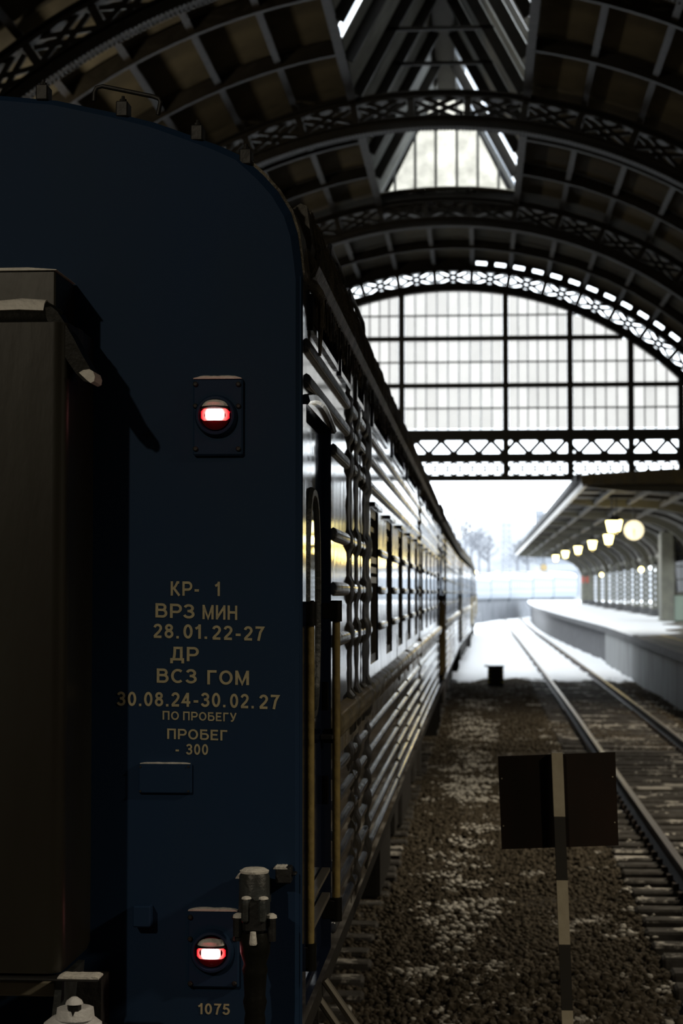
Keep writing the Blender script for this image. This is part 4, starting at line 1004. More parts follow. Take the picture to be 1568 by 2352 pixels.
def tail_lamp(cx, x0, x1, y0, y1, cyc, ly0, ly1, snow_y):
    p = MB(); ebox(p, x0, y0, x1, y1, -.002, .022, .006); plate = B(p, 'tail_lamp', M['end_paint'])
    plate['label'] = 'tail lamp mounting plate with a lit red lens'
    c = E(cx, cyc); r = (x1-x0)/2*.86/636
    mb = MB(); mb.lathe([(r, -.022), (r*.985, -.036), (r*.90, -.050), (r*.80, -.052), (r*.72, -.034), (r*.70, -.024)], (c.x, YE, c.z), axis='y', n=40); B(mb, 'lamp_bezel', M['end_paint'], plate, smooth=True)
    mb = MB(); rl = r*.70; mb.lathe([(rl, -.024), (rl*.97, -.042), (rl*.7, -.055), (rl*.2, -.060)], (c.x, YE, c.z), axis='y', n=32); B(mb, 'lens_body', M['lensdark'], plate, smooth=True)
    # lit band of the lens, and the hot core behind it
    a, b = E(cx, ly0), E(cx, ly1); h2 = (a.z-b.z)/2; zc2 = (a.z+b.z)/2; hw2 = 33/636
    def band(w, h, d, m_, nm):
        n_ = 16; secs = []
        for i in range(n_+1):
            u = -1+2*i/n_; hh3 = h*(1-.45*max(0, abs(u)-.82)/.18); x = c.x+w*u; dd = d-.018*u*u
            secs.append([(x, YE-.03, zc2-hh3), (x, YE-dd, zc2-hh3), (x, YE-dd, zc2+hh3), (x, YE-.03, zc2+hh3)])
        mb = MB(); mb.sweep(secs); return B(mb, nm, m_, plate, smooth=True)
    band(hw2, h2, .064, M['lens'], 'lit_lens')
    # visor ledge and the snow on it
    n_ = 14; secs = []
    for i in range(n_+1):
        u = -1+2*i/n_; x = c.x+hw2*1.0*u; out = .03+.055*math.sqrt(max(0, 1-u*u*.9)); z = a.z+.006-.004*u*u
        secs.append([(x, YE-.025, z-.003), (x, YE-out, z-.003), (x, YE-out, z+.003), (x, YE-.025, z+.003)])
    mb = MB(); mb.sweep(secs); B(mb, 'visor', M['dark'], plate)
    secs = []
    for i in range(n_+1):
        u = -1+2*i/n_; x = c.x+hw2*.95*u; hs_ = .024*math.sqrt(max(0.02, 1-u*u)); z = a.z+.009; out = .03+.05*math.sqrt(max(0, 1-u*u*.9))
        secs.append([(x, YE-.03, z), (x, YE-out, z), (x, YE-out*.95, z+hs_*.6), (x, YE-out*.75, z+hs_), (x, YE-.03, z+hs_)])
    mb = MB(); mb.sweep(secs); B(mb, 'lens_snow', M['oldsnow'], plate, smooth=True)
    hgt = y1-y0
    for (bx, by) in ((x0+8, y0+14), (x1-8, y0+14), (x0+8, y0+64), (x1-8, y0+64), (x0+8, y1-14), (x1-8, y1-14)):
        q = E(bx, by); mb = MB(); mb.lathe([(.0095, -.022), (.0095, -.028), (.006, -.031)], (q.x, YE, q.z), axis='y', n=8); B(mb, 'bolt', M['dark'], plate)
    snowcap(x0+2, x1-2, y0, 7, 0, .024, plate)
    lamp('tail_lamp_light', (c.x, YE-.13, zc2), 0.06, (1.0, .05, .09), .025)
tail_lamp(498, 443, 557, 870, 1046, 957, 942, 969, 935)
tail_lamp(489, 431, 548, 2090, 2270, 2182, 2171, 2196, 2160)
# stencilled lettering
def arcp(cx, cz, rx, rz, a0, a1, n=9):
    return [(cx+rx*math.cos(math.radians(a0+(a1-a0)*i/n)), cz+rz*math.sin(math.radians(a0+(a1-a0)*i/n))) for i in range(n+1)]
T_ = .085     # half the stroke; glyphs are drawn on their centre lines in a cell one cap high
lo, hi = T_, 1-T_
def bowl(x0, z0, x1, z1):     # right-hand bowl from a stem, open at the left
    r = (z1-z0)/2; c = x1-r*.95
    return [(x0, z1)]+arcp(c, (z0+z1)/2, r*.95, r, 90, -90, 10)+[(x0, z0)]
GL = {
 'К': (.72, [[(T_, 0), (T_, 1)], [(T_, .5), (.26, .53), (.40, .72), (.50, .93), (.64, hi+.01)], [(.26, .50), (.66, 0)]]),
 'Р': (.70, [[(T_, 0), (T_, 1)], bowl(T_, .43, .66, hi)]),
 'В': (.74, [[(T_, 0), (T_, 1)], bowl(T_, .54, .60, hi), bowl(T_, lo, .66, .54)]),
 'З': (.64, [arcp(.30, .72, .24, .20, 165, -90, 12), arcp(.30, .30, .28, .22, 90, -165, 12), [(.22, .52), (.34, .52)]]),
 'М': (.86, [[(T_, 0), (T_, 1)], [(T_, .97), (.43, .08), (.77, .97)], [(.77, 0), (.77, 1)]]),
 'И': (.74, [[(T_, 0), (T_, 1)], [(T_, .08), (.65, .92)], [(.65, 0), (.65, 1)]]),
 'Н': (.74, [[(T_, 0), (T_, 1)], [(.65, 0), (.65, 1)], [(T_, .52), (.65, .52)]]),
 'Д': (.86, [[(.22, .14), (.27, .5), (.28, hi), (.68, hi), (.68, .14)], [(0, .12), (.86, .12)], [(T_, -.16), (T_, .18)], [(.775, -.16), (.775, .18)]]),
 'С': (.78, [arcp(.42, .5, .34, .415, 48, 312, 18)]),
 'Г': (.58, [[(T_, 0), (T_, hi), (.58, hi)]]),
 'О': (.84, [arcp(.42, .5, .335, .415, 0, 360, 24)]),
 'П': (.74, [[(T_, 0), (T_, hi), (.65, hi), (.65, 0)]]),
 'Б': (.72, [[(.60, hi), (T_, hi), (T_, lo)], bowl(T_, lo, .66, .58)]),
 'Е': (.66, [[(.62, hi), (T_, hi), (T_, lo), (.64, lo)], [(T_, .52), (.56, .52)]]),
 'У': (.72, [[(T_-.02, 1), (.38, .30)], [(.66, 1), (.36, .18), (.26, lo-.02), (.10, lo-.02)]]),
 '0': (.60, [arcp(.30, .5, .215, .415, 0, 360, 22)]),
 '1': (.40, [[(.28, 0), (.28, 1)], [(.30, .93), (.20, .80), (.02, .70)]]),
 '2': (.60, [arcp(.30, .70, .21, .215, 170, -20, 10)+[(.40, .46), (.17, .22), (.08, lo)], [(.04, lo), (.56, lo)]]),
 '3': (.60, [arcp(.28, .72, .21, .195, 165, -90, 12), arcp(.28, .30, .23, .215, 90, -165, 12), [(.20, .52), (.32, .52)]]),
 '4': (.62, [[(.42, 0), (.42, .97)], [(.40, .94), (.06, .32), (.60, .30)]]),
 '5': (.60, [[(.54, hi), (.16, hi), (.10, .50)], [(.10, .50)]+arcp(.27, .34, .24, .255, 115, -160, 14)]),
 '7': (.58, [[(.02, hi), (.52, hi), (.34, .58), (.22, 0)]]),
 '8': (.60, [arcp(.30, .74, .185, .175, 0, 360, 18), arcp(.30, .30, .215, .215, 0, 360, 18)]),
 '.': (.24, [[(.12, 0), (.12, .17)]]), '-': (.42, [[(.05, .38), (.38, .38)]]), ' ': (.34, []),
}
def ribbon(pts, h):
    P = [Vector((a, b)) for a, b in pts]; closed = (P[0]-P[-1]).length < 1e-5
    if closed: P = P[:-1]
    n = len(P); L_, R2 = [], []
    for i, p in enumerate(P):
        a = P[i-1] if (i or closed) else None; b = P[(i+1) % n] if (i < n-1 or closed) else None
        d1 = (p-a).normalized() if a is not None else None; d2 = (b-p).normalized() if b is not None else None
        d1 = d1 if d1 is not None else d2; d2 = d2 if d2 is not None else d1
        n1 = Vector((-d1.y, d1.x)); n2 = Vector((-d2.y, d2.x)); m = (n1+n2)
        m = m.normalized() if m.length > .2 else n1; k = h/max(.55, m.dot(n1)); L_.append(p+m*k); R2.append(p-m*k)
    fs = [(i, (i+1) % n, n+(i+1) % n, n+i) for i in range(n if closed else n-1)]
    return L_+R2, fs
def text(body, x0, x1, yl, yr, cap):
    A = E(x0, yl); Bq = E(x1, yr); capm = cap/636.0; gap = .16
    W = sum(GL[c][0] for c in body)+gap*(len(body)-1); dirv = (Bq-A)/W
    mb = MB(); x = 0
    for ch in body:
        w, st = GL[ch]
        for q, pl_ in enumerate(st):
            v, f = ribbon(pl_, T_)
            mb.add([(A.x+dirv.x*(x+u.x), YE-.0022-.0001*q, A.z+dirv.z*(x+u.x)+u.y*capm) for u in v], f)
        x += w+gap
    o = B(mb, 'lettering', M['letter'], fix=False); o['label'] = 'cream stencilled lettering'
text('КР-  1', 392, 506, 1368, 1369, 33)
text('ВРЗ', 357, 446, 1418, 1421, 33)
text('МИН', 465, 545, 1422, 1424, 33)
text('28.', 352, 412, 1465, 1466.5, 33); text('01.', 421, 477, 1466.5, 1467.5, 33); text('22-27', 487, 606, 1469, 1472, 33)
text('ДР', 391, 455, 1518, 1519, 33)
text('ВСЗ', 360, 451, 1568, 1570, 33); text('ГОМ', 476, 572, 1572, 1573.5, 33)
text('30.08.24-30.', 269, 519, 1621, 1624.5, 33); text('02.', 528, 584, 1626, 1627, 33); text('27', 595, 641, 1628, 1629, 33)
text('ПО', 373.5, 411, 1652.5, 1654, 20); text('ПРОБЕГУ', 420.5, 543, 1654, 1657.5, 20)
text('ПРОБЕГ', 384, 522, 1697, 1701, 24)
text('- 300', 402, 478, 1733, 1734, 25)
text('1075', 455, 528, 2329, 2331, 25)
# small cover plate and bracket
mb = MB(); ebox(mb, 318, 1753, 440, 1823, 0, .016, .004); hp = B(mb, 'cover_plate', M['end_paint'])
for bx, by in ((324, 1760), (434, 1760), (324, 1816), (434, 1816)):
    q = E(bx, by); mb = MB(); mb.lathe([(.004, -.016), (.004, -.019)], (q.x, YE, q.z), axis='y', n=8); B(mb, 'screw', M['dark'], hp)
snowcap(322, 438, 1753, 3, 0, .014, hp)
mb = MB(); ebox(mb, 304, 2081, 345, 2131, 0, .055, .005); B(mb, 'lamp_bracket', M['end_paint'])
# jumper socket with hinged cap and cable
cxs = 594; q = E(594, 2000)
c = E(594, 1992); zt = c.z; zb3 = E(594, 2090).z
mb = MB(); mb.lathe([(.054, zb3-zt), (.056, zb3-zt+.02), (.054, -.012), (.048, 0)], (c.x, YE-.13, zt), axis='z', n=28); jk = B(mb, 'jumper_socket', M['fitting'], smooth=True)
mb = MB(); mb.bev(c.x-.045, c.x+.045, YE-.10, YE+.01, zt-.13, zt-.03, .01); B(mb, 'socket_mount', M['fitting'], jk)
mb = MB(); mb.lathe([(.050, 0), (.052, .008), (.038, .016), (.015, .018)], (c.x, YE-.13, zt), axis='z', n=24); B(mb, 'socket_snow', M['oldsnow'], jk, smooth=True)
p0 = E(586, 2120, YE-.2); x = p0.x; z = p0.z
mb = MB(); mb.bev(x-.040, x+.040, YE-.25, YE-.17, z-.03, z+.075, .012); B(mb, 'hinge_block', M['dark'], jk)
for s_ in (-1, 1):
    mb = MB(); mb.bev(x+s_*.030-.012, x+s_*.030+.012, YE-.265, YE-.165, z+.01, z+.085, .006); B(mb, 'hinge_lug', M['fitting'], jk)
    mb = MB(); mb.tube([(x+s_*.058, YE-.21, z+.02), (x+s_*.058, YE-.21, z-.06)], .016, 10); B(mb, 'clamp_bolt', M['dark'], jk, smooth=True)
    mb = MB(); mb.lathe([(.020, 0), (.018, .010), (.008, .016)], (x+s_*.058, YE-.21, z+.02), n=10); B(mb, 'bolt_snow', M['oldsnow'], jk, smooth=True)
    mb = MB(); mb.lathe([(.018, 0), (.016, .006), (.008, .009)], (x+s_*.030, YE-.21, z+.085), n=10); B(mb, 'lug_snow', M['oldsnow'], jk, smooth=True)
mb = MB(); mb.bev(x-.075, x-.048, YE-.23, YE-.15, z-.05, z+.02, .006); B(mb, 'side_arm', M['dark'], jk)
mb = MB(); mb.lathe([(.012, -.045), (.014, -.04), (.010, 0)], (x, YE-.262, z-.02), axis='z', n=10); B(mb, 'latch_pin', M['oldsnow'], jk, smooth=True)
mb = MB(); prof = [(.036, -.40), (.037, -.30), (.034, -.28), (.042, -.24), (.037, -.22), (.041, -.15), (.045, -.13), (.039, -.11), (.052, -.07), (.055, -.03), (.047, 0)]
mb.lathe(prof, (x-.0, YE-.205, z-.03), axis='z', n=22); B(mb, 'plug', M['rubber'], jk, smooth=True)
mb = MB(); pts = [(x, YE-.205, z-.40), (x+.005, YE-.20, z-.6), (x-.01, YE-.18, z-.8), (x-.06, YE-.15, z-.95)]; mb.tube(pts, .030, 14); B(mb, 'cable', M['rubber'], jk, smooth=True)
# fittings right of the socket, half in shadow
for (a0, b0, a1, b1, d) in ((548, 2013, 560, 2030, .10), (632, 1992, 668, 2030, .07), (552, 2032, 562, 2070, .09), (645, 2005, 680, 2012, .05)):
    mb = MB(); ebox(mb, a0, b0, a1, b1, 0, d, .004); B(mb, 'pipe_fitting', M['dark'])
snowcap(544, 562, 2013, 6, .02, .1, car); snowcap(630, 662, 1992, 5, .0, .07, car); snowcap(650, 664, 2016, 5, .0, .06, car)
# roof edge studs and grab handle over the end wall
for px, py in ((94, 190), (278, 228), (450, 283), (562, 338)):
    q = E(px, py); mb = MB(); mb.lathe([(.013, -.01), (.013, .014), (.007, .016), (.006, .026)], (q.x, YE+.04, q.z-.004), n=8); mb.bev(q.x-.022, q.x+.022, YE+.01, YE+.09, q.z-.06, q.z-.002, .004); B(mb, 'roof_stud', M['dark'])
a, b = E(203, 216), E(355, 250)
pts = [a, E(204, 196), E(209, 185), E(222, 181), E(340, 205), E(354, 210), E(358, 218), E(352, 248)]
mb = MB(); mb.tube([Vector((p.x, YE+.10, p.z)) for p in pts], .0085, 10); B(mb, 'roof_grab_handle', M['dark'], smooth=True)
# frosted moulding around the end of the roof
mb = MB(); secs = []
for x, z in HALF[8:]:
    secs.append([(x-2.19-.01, YE+.03, z), (x-2.19+.008, YE+.035, z+.008), (x-2.19+.012, YE+.22, z+.010), (x-2.19-.01, YE+.24, z)])
mb.sweep(secs); B(mb, 'end_moulding', M['frost'], smooth=True)
mb = MB(); x = -2.19+WX; mb.tube([(x-.02, YE+.22, 3.80), (x+.012, YE+.28, 3.79), (x+.028, YE+.40, 3.775), (x+.028, YE+.50, 3.74), (x+.02, YE+.52, 3.55)], [.020, .022, .020, .014, .006], 8); B(mb, 'frozen_drip', M['frost'], smooth=True)
# corner bead, drain
mb = MB(); mb.tube([(x-.008, YE+.02, 1.02), (x-.008, YE+.02, 3.78)], .004, 8); B(mb, 'corner_bead', M['end_paint'], smooth=True)
mb = MB(); mb.box(-2.19-WX+.03, -2.19+WX-.03, YE+.01, YE+.3, .35, 1.06); B(mb, 'headstock', M['end_paint'])
mb = MB(); mb.tube([(x-.02, 8.0, .98), (x+.16, 8.02, .72)], .018, 8); mb.tube([(x-.10, 8.0, .98), (x+.08, 8.02, .72)], .018, 8); mb.box(x+.04, x+.22, 7.9, 8.14, .69, .72); B(mb, 'step_stirrup', M['alu'])
# ------------------------------------------------------------------ gangway at the left edge
def G(px, py, y): return at(px, py, y)
gw0 = MB(); yg0 = 6.31; r0 = G(153, 900, yg0); r1 = G(144, 2200, yg0); zt_ = G(60, 740, yg0).z; zb_ = G(60, 2236, yg0).z
xl = -3.05; cr_ = .05; secs = []
def gsec(z, xr): 
    pts = [(xl, YE, z), (xl, yg0, z)]
    for i in range(7):
        a = PI/2*i/6; pts.append((xr-cr_+cr_*math.sin(a), yg0+cr_-cr_*math.cos(a), z))
    pts.append((xr, YE, z)); return pts
gw0.sweep([gsec(zb_, r1.x-.012), gsec(zb_+.03, r1.x), gsec(zt_, r0.x)])
gs = B(gw0, 'gangway_shutter', M['gangway'], smooth=True)
# upper box and snowy lintel
mb = MB(); a = G(0, 622, 6.45); b = G(127, 700, 6.45); mb.bev(-3.2, b.x, 6.45, YE, b.z-.06, a.z, .006); B(mb, 'gangway_box', M['gangway'])
mb = MB(); secs = []
for i in range(17):
    x_ = -3.1+(G(131, 615, 6.45).x+3.1)*i/16; z_ = G(60, 622, 6.45).z; q = .010*random.uniform(.8, 1.2)*(1 if i < 16 else .3); secs.append([(x_, 6.44, z_), (x_, 6.44, z_+q), (x_, 6.62, z_+q*1.1), (x_, 6.75, z_+q), (x_, 6.75, z_)])
mb.sweep(secs); B(mb, 'box_snow', M['oldsnow'], smooth=True)
# rubber roll along the top, rounded, snow on its upper side
ctr = G(60, 740, 6.36); xr_ = G(100, 700, 6.34).x
mb = MB(); mb.tube([(xl, 6.40, ctr.z+.015), (xr_, 6.40, ctr.z+.015), (xr_+.035, 6.41, ctr.z-.0)], [.062, .062, .05], 16); B(mb, 'rubber_roll', M['rubber'], smooth=True)
mb = MB(); secs = []
for i in range(19):
    x_ = xl+(xr_-xl)*i/18; z_ = ctr.z+.015; q = 1 if i < 18 else .3; w_ = random.uniform(.95, 1.08)
    secs.append([(x_, 6.42+.062*math.sin(a_)*1.05-.02*0, z_+.066*math.cos(a_)*w_+.004*q) for a_ in (-1.25, -.8, -.4, 0, .5, 1.0)]+[(x_, 6.42, z_)])
mb.sweep(secs); mb.v = [(v[0], v[1]-.022, v[2]) for v in mb.v]; B(mb, 'roll_snow', M['oldsnow'], smooth=True)
# side apron curling down and outwards
poly = [(99, 703), (112, 700), (127, 712), (146, 742), (165, 775), (184, 812), (204, 846), (211, 857), (213, 872), (203, 877), (188, 873), (170, 855), (150, 826), (131, 792), (114, 758), (102, 728)]
mb = MB(); mb.prism([(G(u, v, 6.30).x, G(u, v, 6.30).z) for u, v in poly], 6.33, 6.46); B(mb, 'rubber_apron', M['rubber'])
poly = [(176, 853), (186, 847), (200, 845), (209, 850), (213, 862), (211, 873), (203, 877), (196, 872)]
mb = MB(); mb.prism([(G(u, v, 6.28).x, G(u, v, 6.28).z) for u, v in poly], 6.315, 6.44); B(mb, 'apron_snow', M['oldsnow'])
mb = MB(); a = G(158, 752, 6.5); b = G(181, 800, 6.5); mb.bev(a.x, b.x, 6.5, 6.58, b.z, a.z, .005); B(mb, 'apron_clip', M['fitting'])
# outline of the gangway hood's shadow on the end wall, not built
poly = [(128, 640), (150, 660), (190, 690), (195, 790), (240, 830), (262, 880), (320, 1000), (344, 1040), (300, 1045), (150, 1045)]
mb = MB(); mb.prism([(E(u, v).x, E(u, v).z) for u, v in poly], YE-.004, YE); 
# bottom: threshold ledge, foot plate, buffer with snow
mb = MB(); a = G(0, 2243, 6.30); b = G(231, 2252, 6.30); mb.bev(-3.1, b.x, 6.27, 6.36, b.z, a.z, .004); th = B(mb, 'threshold_plate', M['dark'])
mb = MB(); secs = []
xa, xb = G(135, 2243, 6.3).x, G(230, 2243, 6.3).x
for i in range(13):
    q = .5 if i in (0, 12) else random.uniform(.9, 1.1); x_ = xa+(xb-xa)*i/12; secs.append([(x_, 6.275, a.z), (x_, 6.275, a.z+.008*q), (x_, 6.31, a.z+.014*q), (x_, 6.35, a.z+.010*q), (x_, 6.355, a.z)])
mb.sweep(secs); B(mb, 'threshold_snow', M['oldsnow'], th, smooth=True)
mb = MB(); a = G(0, 2253, 6.42); b = G(128, 2290, 6.42); mb.bev(-3.1, b.x, 6.42, 6.5, b.z, a.z, .006); B(mb, 'pale_crossbar', M['postwhite'], th)
mb = MB(); a = G(128, 2252, 6.34); b = G(143, 2340, 6.34); mb.prism([(a.x-.0, a.z), (b.x, a.z), (b.x-.02, b.z-.1), (a.x-.025, b.z-.1)], 6.34, 6.7); B(mb, 'support_rib', M['fitting'], th)
mb = MB(); a = G(232, 2250, 6.6); mb.box(G(143, 2252, 6.6).x, a.x, 6.6, 6.75, 1.0, a.z); B(mb, 'support_plate', M['under'], th)
c = G(178, 2308, 6.25)
mb = MB(); mb.lathe([(.16, -.40), (.16, -.08), (.10, -.04)], (c.x-.03, 6.42, c.z-.07), n=20); bu = B(mb, 'buffer_housing', M['dark'], smooth=True)
mb = MB(); mb.lathe([(.100, -.05), (.098, -.01), (.07, .012), (.03, .022), (.01, .022)], (c.x-.02, 6.27, c.z-.055), n=20); mb.lathe([(.066, -.02), (.062, .014), (.03, .024)], (c.x-.005, 6.24, c.z-.022), n=14); B(mb, 'buffer_snow', M['snow'], bu, smooth=True)
mb = MB(); mb.lathe([(.022, -.03), (.024, .01), (.018, .022)], (c.x, 6.2, c.z-.0), n=8); B(mb, 'hex_nut', M['dark'], bu)
mb = MB(); mb.lathe([(.030, .0), (.026, .010), (.010, .022)], (c.x, 6.2, c.z+.015), n=14); B(mb, 'nut_snow', M['snow'], bu, smooth=True)

# ================================================================== SIGN, MARKER
DS = 9.4; ps = at(1285, 1840, DS)
sp = thing('track_sign', 'square sign seen from its rusty back on a black and white banded post', 'sign', (at(1308, 2470, DS).x, DS, floor_z))
def Q(px, py, d=0): 
    v = at(px, py, DS); return Vector((v.x, DS+d, v.z))
pl4 = [Q(1143, 1738), Q(1413, 1728), Q(1421, 1943), Q(1152, 1952)]
mb = MB(); mb.add([(p.x, DS+.02, p.z) for p in pl4]+[(p.x, DS+.024, p.z) for p in pl4], [(0, 1, 2, 3), (7, 6, 5, 4), (0, 4, 5, 1), (1, 5, 6, 2), (2, 6, 7, 3), (3, 7, 4, 0)]); so = mb.build('sign_plate', M['signback'], sp)
for px, py in ((1152, 1789), (1156, 1898), (1407, 1785), (1412, 1890)):
    q = Q(px, py); mb = MB(); mb.lathe([(.0035, .016), (.0035, .02)], (q.x, DS, q.z), axis='y', n=8); mb.build('rivet', M['postwhite'], so)
def postx(py): return 1278.5+(py-1728)*(1303.0-1278.5)/(2352-1728)
bands = [(1728, 1874, 'postwhite'), (1874, 2020, 'postblack'), (2020, 2167, 'postwhite'), (2167, 2318, 'postblack'), (2318, 2464, 'postwhite'), (2464, 2560, 'postblack')]
for a_, b_, m_ in bands:
    w = 12.6; pa, pb = Q(postx(a_), a_), Q(postx(b_), b_); hw_ = w*DS/FPX
    zb4 = max(pb.z, floor_z-.05)
    mb = MB(); mb.add([(pa.x-hw_, DS-.03, pa.z), (pa.x+hw_, DS-.03, pa.z), (pb.x+hw_, DS-.03, zb4), (pb.x-hw_, DS-.03, zb4), (pa.x-hw_, DS+.02, pa.z), (pa.x+hw_, DS+.02, pa.z), (pb.x+hw_, DS+.02, zb4), (pb.x-hw_, DS+.02, zb4)], [(0, 1, 2, 3), (7, 6, 5, 4), (0, 4, 5, 1), (1, 5, 6, 2), (2, 6, 7, 3), (3, 7, 4, 0)])
    mb.build('post_band', M[m_], sp)
bm_ = at(1138, 1575, 57.5)
mk = thing('ground_marker', 'small black box marker with yellow edge stripes standing between the tracks at the snow line', 'marker', (bm_.x, 57.5, floor_z-.03))
w_ = 18*57.5/FPX
mb = MB(); mb.bev(bm_.x-w_, bm_.x+w_, 57.5, 57.9, floor_z-.03, floor_z+.60, .02); mb.build('marker_body', M['postblack'], mk)
mb = MB(); mb.box(bm_.x-w_-.03, bm_.x+w_+.02, 57.45, 57.95, floor_z+.60, floor_z+.635); mb.tube([(bm_.x-w_-.10, 57.7, floor_z+.62), (bm_.x-w_, 57.7, floor_z+.62)], .03, 8); mb.build('marker_lid', M['dark'], mk)
for s_ in (-1, 1):
    for k in range(4):
        mb = MB(); x_ = bm_.x+s_*(w_-.04); mb.box(x_-.04, x_+.04, 57.488, 57.5, floor_z+.12+k*.12, floor_z+.15+k*.12); mb.build('reflector_stripe', M['reflector'], mk)

# ================================================================== FAR BACKGROUND
bgp = [at(1088, 1385, 172), at(1128, 1383, 190), at(1172, 1381.5, 208), at(1225, 1379.5, 226), at(1272, 1378, 243), at(1326, 1376.5, 262)]
lbs = ['pale blue carriage across the snow, nearest the dark train', 'pale blue carriage second from the left across the snow', 'pale blue carriage in the middle of the far train', 'pale blue carriage second from the right, in front of the platform end', 'pale blue carriage at the right end, behind the canopy columns']
for a, b, lb in zip(bgp[:-1], bgp[1:], lbs):
    d = (b-a); d.z = 0; L_ = d.length-.6; dn = d.normalized(); ang_ = math.atan2(dn.y, dn.x)
    zb5 = a.z; ht_ = (at(1100, 1316, a.y).z-at(1100, 1384, a.y).z)*.96
    t = thing('distant_carriage', lb, 'train carriage', (a.x, a.y, zb5), ang_, local=True, group=None)
    pr = [(0, .35), (-3, .35)]+[(-3, ht_*.82), (-2.8, ht_*.93), (-2.2, ht_), (-.8, ht_), (-.2, ht_*.93), (0, ht_*.82)]
    mb = MB(); mb.prism([(u, v) for u, v in pr], 0, L_, axis='x'); mb.v = [(v[0], -v[1], v[2]) for v in mb.v]; mb.v = [(v[0], -v[1], v[2]) for v in mb.v]
    mb.v = [(x_, y_+0, z_) for x_, y_, z_ in mb.v]
    mb.v = [(x_, -y_, z_) for x_, y_, z_ in mb.v]
    mb.build('carriage_body', M['bgblue'], t)
    mb = MB(); mb.prism([(u, v) for u, v in ((3.02, ht_*.84), (2.8, ht_*.95), (2.2, ht_+.03), (.8, ht_+.03), (.2, ht_*.95), (-.02, ht_*.84))], 0, L_, axis='x'); mb.build('snowy_roof', M['snow'], t)
    mb = MB(); mb.box(0.05, L_-.05, -.03, .0, ht_*.30, ht_*.40); mb.build('pale_band', M['bggrey'], t)
    nw = max(5, int(L_/1.9))
    for k in range(nw):
        x_ = .9+(L_-1.8)*k/max(1, nw-1); mb = MB(); mb.box(x_-.45, x_+.45, -.03, .02, ht_*.48, ht_*.68); mb.build('window', M['bldgwin'], t)
    mb = MB(); mb.box(.5, L_-.5, .2, 2.8, 0, .35); mb.build('underframe', M['bgwall'], t)
# retaining wall below it, built of blocks
rw = thing('retaining_wall', 'dark stone retaining wall under the pale blue train', 'wall', (bgp[0].x, bgp[0].y, floor_z))
for a, b in zip(bgp[:-1], bgp[1:]):
    n_ = 6
    for k in range(n_):
        p = a.lerp(b, k/n_); q = a.lerp(b, (k+.96)/n_)
        mb = MB(); mb.add([(p.x, p.y-.6, -.3), (q.x, q.y-.6, -.3), (q.x, q.y-.6, q.z), (p.x, p.y-.6, p.z), (p.x, p.y+4, -.3), (q.x, q.y+4, -.3), (q.x, q.y+4, q.z), (p.x, p.y+4, p.z)], [(0, 1, 2, 3), (7, 6, 5, 4), (0, 4, 5, 1), (1, 5, 6, 2), (2, 6, 7, 3), (3, 7, 4, 0)])
        mb.build('wall_block', M['bgwall'], rw)
# street lamps glowing above the far train
lb2 = ['lamp glowing above the left end of the far train', 'lamp above the far train, left of the mast', 'lamp glowing above the middle of the far train', 'lamp above the far train below the small clock', 'lamp above the right end of the far train']
for (px, py), lb in zip(((1090, 1315), (1141, 1317), (1192, 1318), (1243, 1319), (1293, 1320)), lb2):
    p = at(px, py, 285); t = thing('street_lamp', lb, 'lamp', (p.x, p.y, floor_z))
    mb = MB(); mb.lathe([(.2, -.25), (.42, 0), (.2, .25)], p, n=10); mb.build('lamp_head', M['lampglow'], t, smooth=True)
    mb = MB(); mb.tube([(p.x, p.y, floor_z), (p.x, p.y, p.z-.2)], .08, 6); mb.build('lamp_pole', M['mast'], t)
# hill, trees, mast, building
hl = MB(); vs = []; nx, ny = 60, 10
for j in range(ny+1):
    for i in range(nx+1):
        x = -60+200*i/nx; y = 300+14*j; hgt = 13*math.exp(-((x-2)/16)**2)+9*math.exp(-((x-22)/14)**2)+4
        vs.append((x, y, -1+hgt*math.sin(min(1, j/7)*PI/2)+.5*math.sin(x*.5+j)))
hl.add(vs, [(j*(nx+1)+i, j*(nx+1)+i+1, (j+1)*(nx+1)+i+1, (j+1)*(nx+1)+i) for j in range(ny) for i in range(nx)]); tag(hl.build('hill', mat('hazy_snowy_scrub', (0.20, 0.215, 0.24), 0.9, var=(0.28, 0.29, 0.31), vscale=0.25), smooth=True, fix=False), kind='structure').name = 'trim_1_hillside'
def tree(px, pybase, pytop, D, lb, seed):
    r3 = random.Random(seed); b = at(px, pybase, D); tp = at(px, pytop, D); h = tp.z-b.z
    t = thing('bare_tree', lb, 'tree', b, group=None)
    mb = MB(); mb.tube([b-Vector((0, 0, 3)), b+Vector((0, 0, h*.5)), b+Vector((.1, 0, h))], [.22, .15, .03], 6); mb.build('trunk', M['tree'], t)
    for k in range(16):
        z0 = h*(.25+.68*k/16); a = r3.uniform(0, 2*PI); l = h*.38*(1-.55*k/16)*r3.uniform(.7, 1.1)
        s0 = b+Vector((0, 0, z0)); e0 = s0+Vector((math.cos(a)*l, math.sin(a)*l*.6, l*.75)); mb = MB(); mb.tube([s0, s0.lerp(e0, .5)+Vector((0, 0, -l*.06)), e0], [.08, .055, .015], 4)
        for q in range(9):
            u = r3.uniform(.25, 1); s1 = s0.lerp(e0, u); a2 = r3.uniform(0, 2*PI); l2 = l*r3.uniform(.2, .45); e1 = s1+Vector((math.cos(a2)*l2, math.sin(a2)*l2, l2*r3.uniform(.2, .9))); mb.tube([s1, e1], [.035, .01], 3)
            for w in range(4):
                s2 = s1.lerp(e1, r3.uniform(.3, 1)); e2 = s2+Vector((r3.uniform(-1, 1), r3.uniform(-1, 1), r3.uniform(.1, 1)))*l2*.45; mb.tube([s2, e2], [.02, .008], 3)
        mb.build('branch', M['tree'], t)
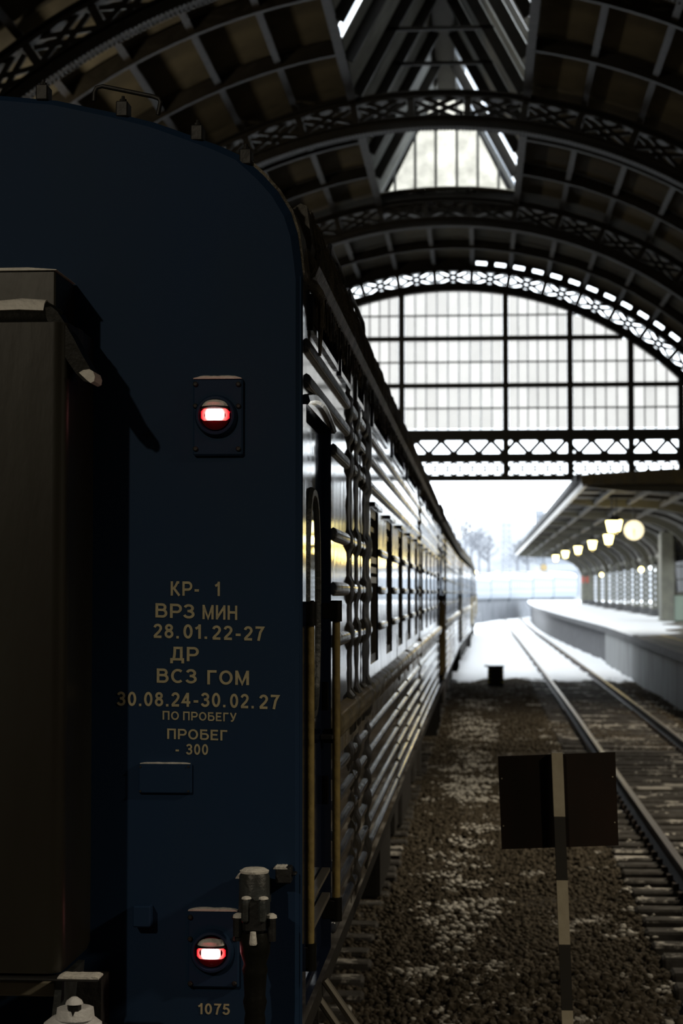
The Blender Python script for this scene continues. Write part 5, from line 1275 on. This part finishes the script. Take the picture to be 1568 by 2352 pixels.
TS = [(1068, 1300, 1160, 300, 'tall bare tree rising just above the dark train roof'), (1082, 1305, 1185, 315, 'bare tree right of the tallest one beyond the train'), (1045, 1290, 1175, 322, 'bare tree partly hidden by the dark train roof'), (1100, 1310, 1215, 305, 'bare tree on the hillside midway to the lattice mast'), (1122, 1312, 1232, 318, 'low bare tree left of the lattice mast'), (1188, 1312, 1240, 318, 'low bare tree right of the lattice mast'), (1212, 1314, 1250, 325, 'small bare tree between mast and the canopy tip')]
for i, (px, a, b, D, lb) in enumerate(TS): tree(px, a, b, D, lb, i+5)
mp_ = at(1162, 1318, 292); tp_ = at(1163, 1115, 292)
mp_.z = floor_z+4-.1
ms = thing('lattice_mast', 'tall thin lattice mast rising pale above the far train', 'mast', (mp_.x, mp_.y, mp_.z-4))
for sx in (-1, 1):
    for sy in (-1, 1):
        mb = MB(); mb.tube([(mp_.x+sx*.75, mp_.y+sy*.75, mp_.z-4), (tp_.x+sx*.45, tp_.y+sy*.45, tp_.z)], .06, 5); mb.build('mast_leg', M['mast'], ms)
nb_ = 22
for k in range(nb_):
    u0, u1 = k/nb_, (k+1)/nb_; z0, z1 = mp_.z-4+(tp_.z-mp_.z+4)*u0, mp_.z-4+(tp_.z-mp_.z+4)*u1; w0, w1 = .75-.3*u0, .75-.3*u1
    x_ = mp_.x; mb = MB()
    mb.tube([(x_-w0, mp_.y-w0, z0), (x_+w1, mp_.y-w1, z1)], .04, 4); mb.tube([(x_+w0, mp_.y-w0, z0), (x_-w1, mp_.y-w1, z1)], .04, 4); mb.tube([(x_-w1, mp_.y-w1, z1), (x_+w1, mp_.y-w1, z1)], .04, 4)
    mb.build('mast_lattice', M['mast'], ms)
for (x0p, x1p, pt, D, lb, nr, nc) in ((1232, 1250, 1172, 330, 'slim pale tower block on the hill beyond the canopy tip', 8, 2), (1255, 1330, 1262, 300, 'long low pale building behind the far train', 2, 8)):
    a = at(x0p, 1325, D); b = at(x1p, pt, D); t = thing('distant_building', lb, 'building', ((a.x+b.x)/2, D, a.z-2))
    mb = MB(); mb.box(a.x, b.x, D, D+8, a.z-3, b.z); mb.build('wall', M['bldg'], t)
    mb = MB(); mb.box(a.x-.2, b.x+.2, D-.2, D+8.2, b.z, b.z+.3); mb.build('roof', M['snow'], t)
    for r in range(nr):
        for c_ in range(nc):
            x_ = a.x+(b.x-a.x)*(c_+.5)/nc; z_ = a.z+(b.z-a.z)*(r+.45)/nr; mb = MB(); mb.box(x_-.3, x_+.3, D-.06, D, z_, z_+(b.z-a.z)/nr*.5); mb.build('window', M['bldgwin'], t)

# repeats carry the name of their row
GROUPS = {'passenger_carriage': 'dark blue carriages of the near train', 'distant_carriage': 'pale blue carriages across the snow', 'arched_truss': 'lattice arches of the shed',
          'canopy_column': 'latticed columns under the canopy', 'hanging_lantern': 'lanterns hanging under the canopy', 'globe_lamp': 'small round lamps under the canopy',
          'platform_clock': 'round clocks by the platform', 'street_lamp': 'lamps above the far train', 'bare_tree': 'bare trees on the hillside', 'railway_track': 'tracks through the shed', 'distant_building': 'pale buildings beyond the far train'}
for o in S.objects:
    if o.parent is None and o.name.split('.')[0] in GROUPS and o.get('category'): o['group'] = GROUPS[o.name.split('.')[0]]
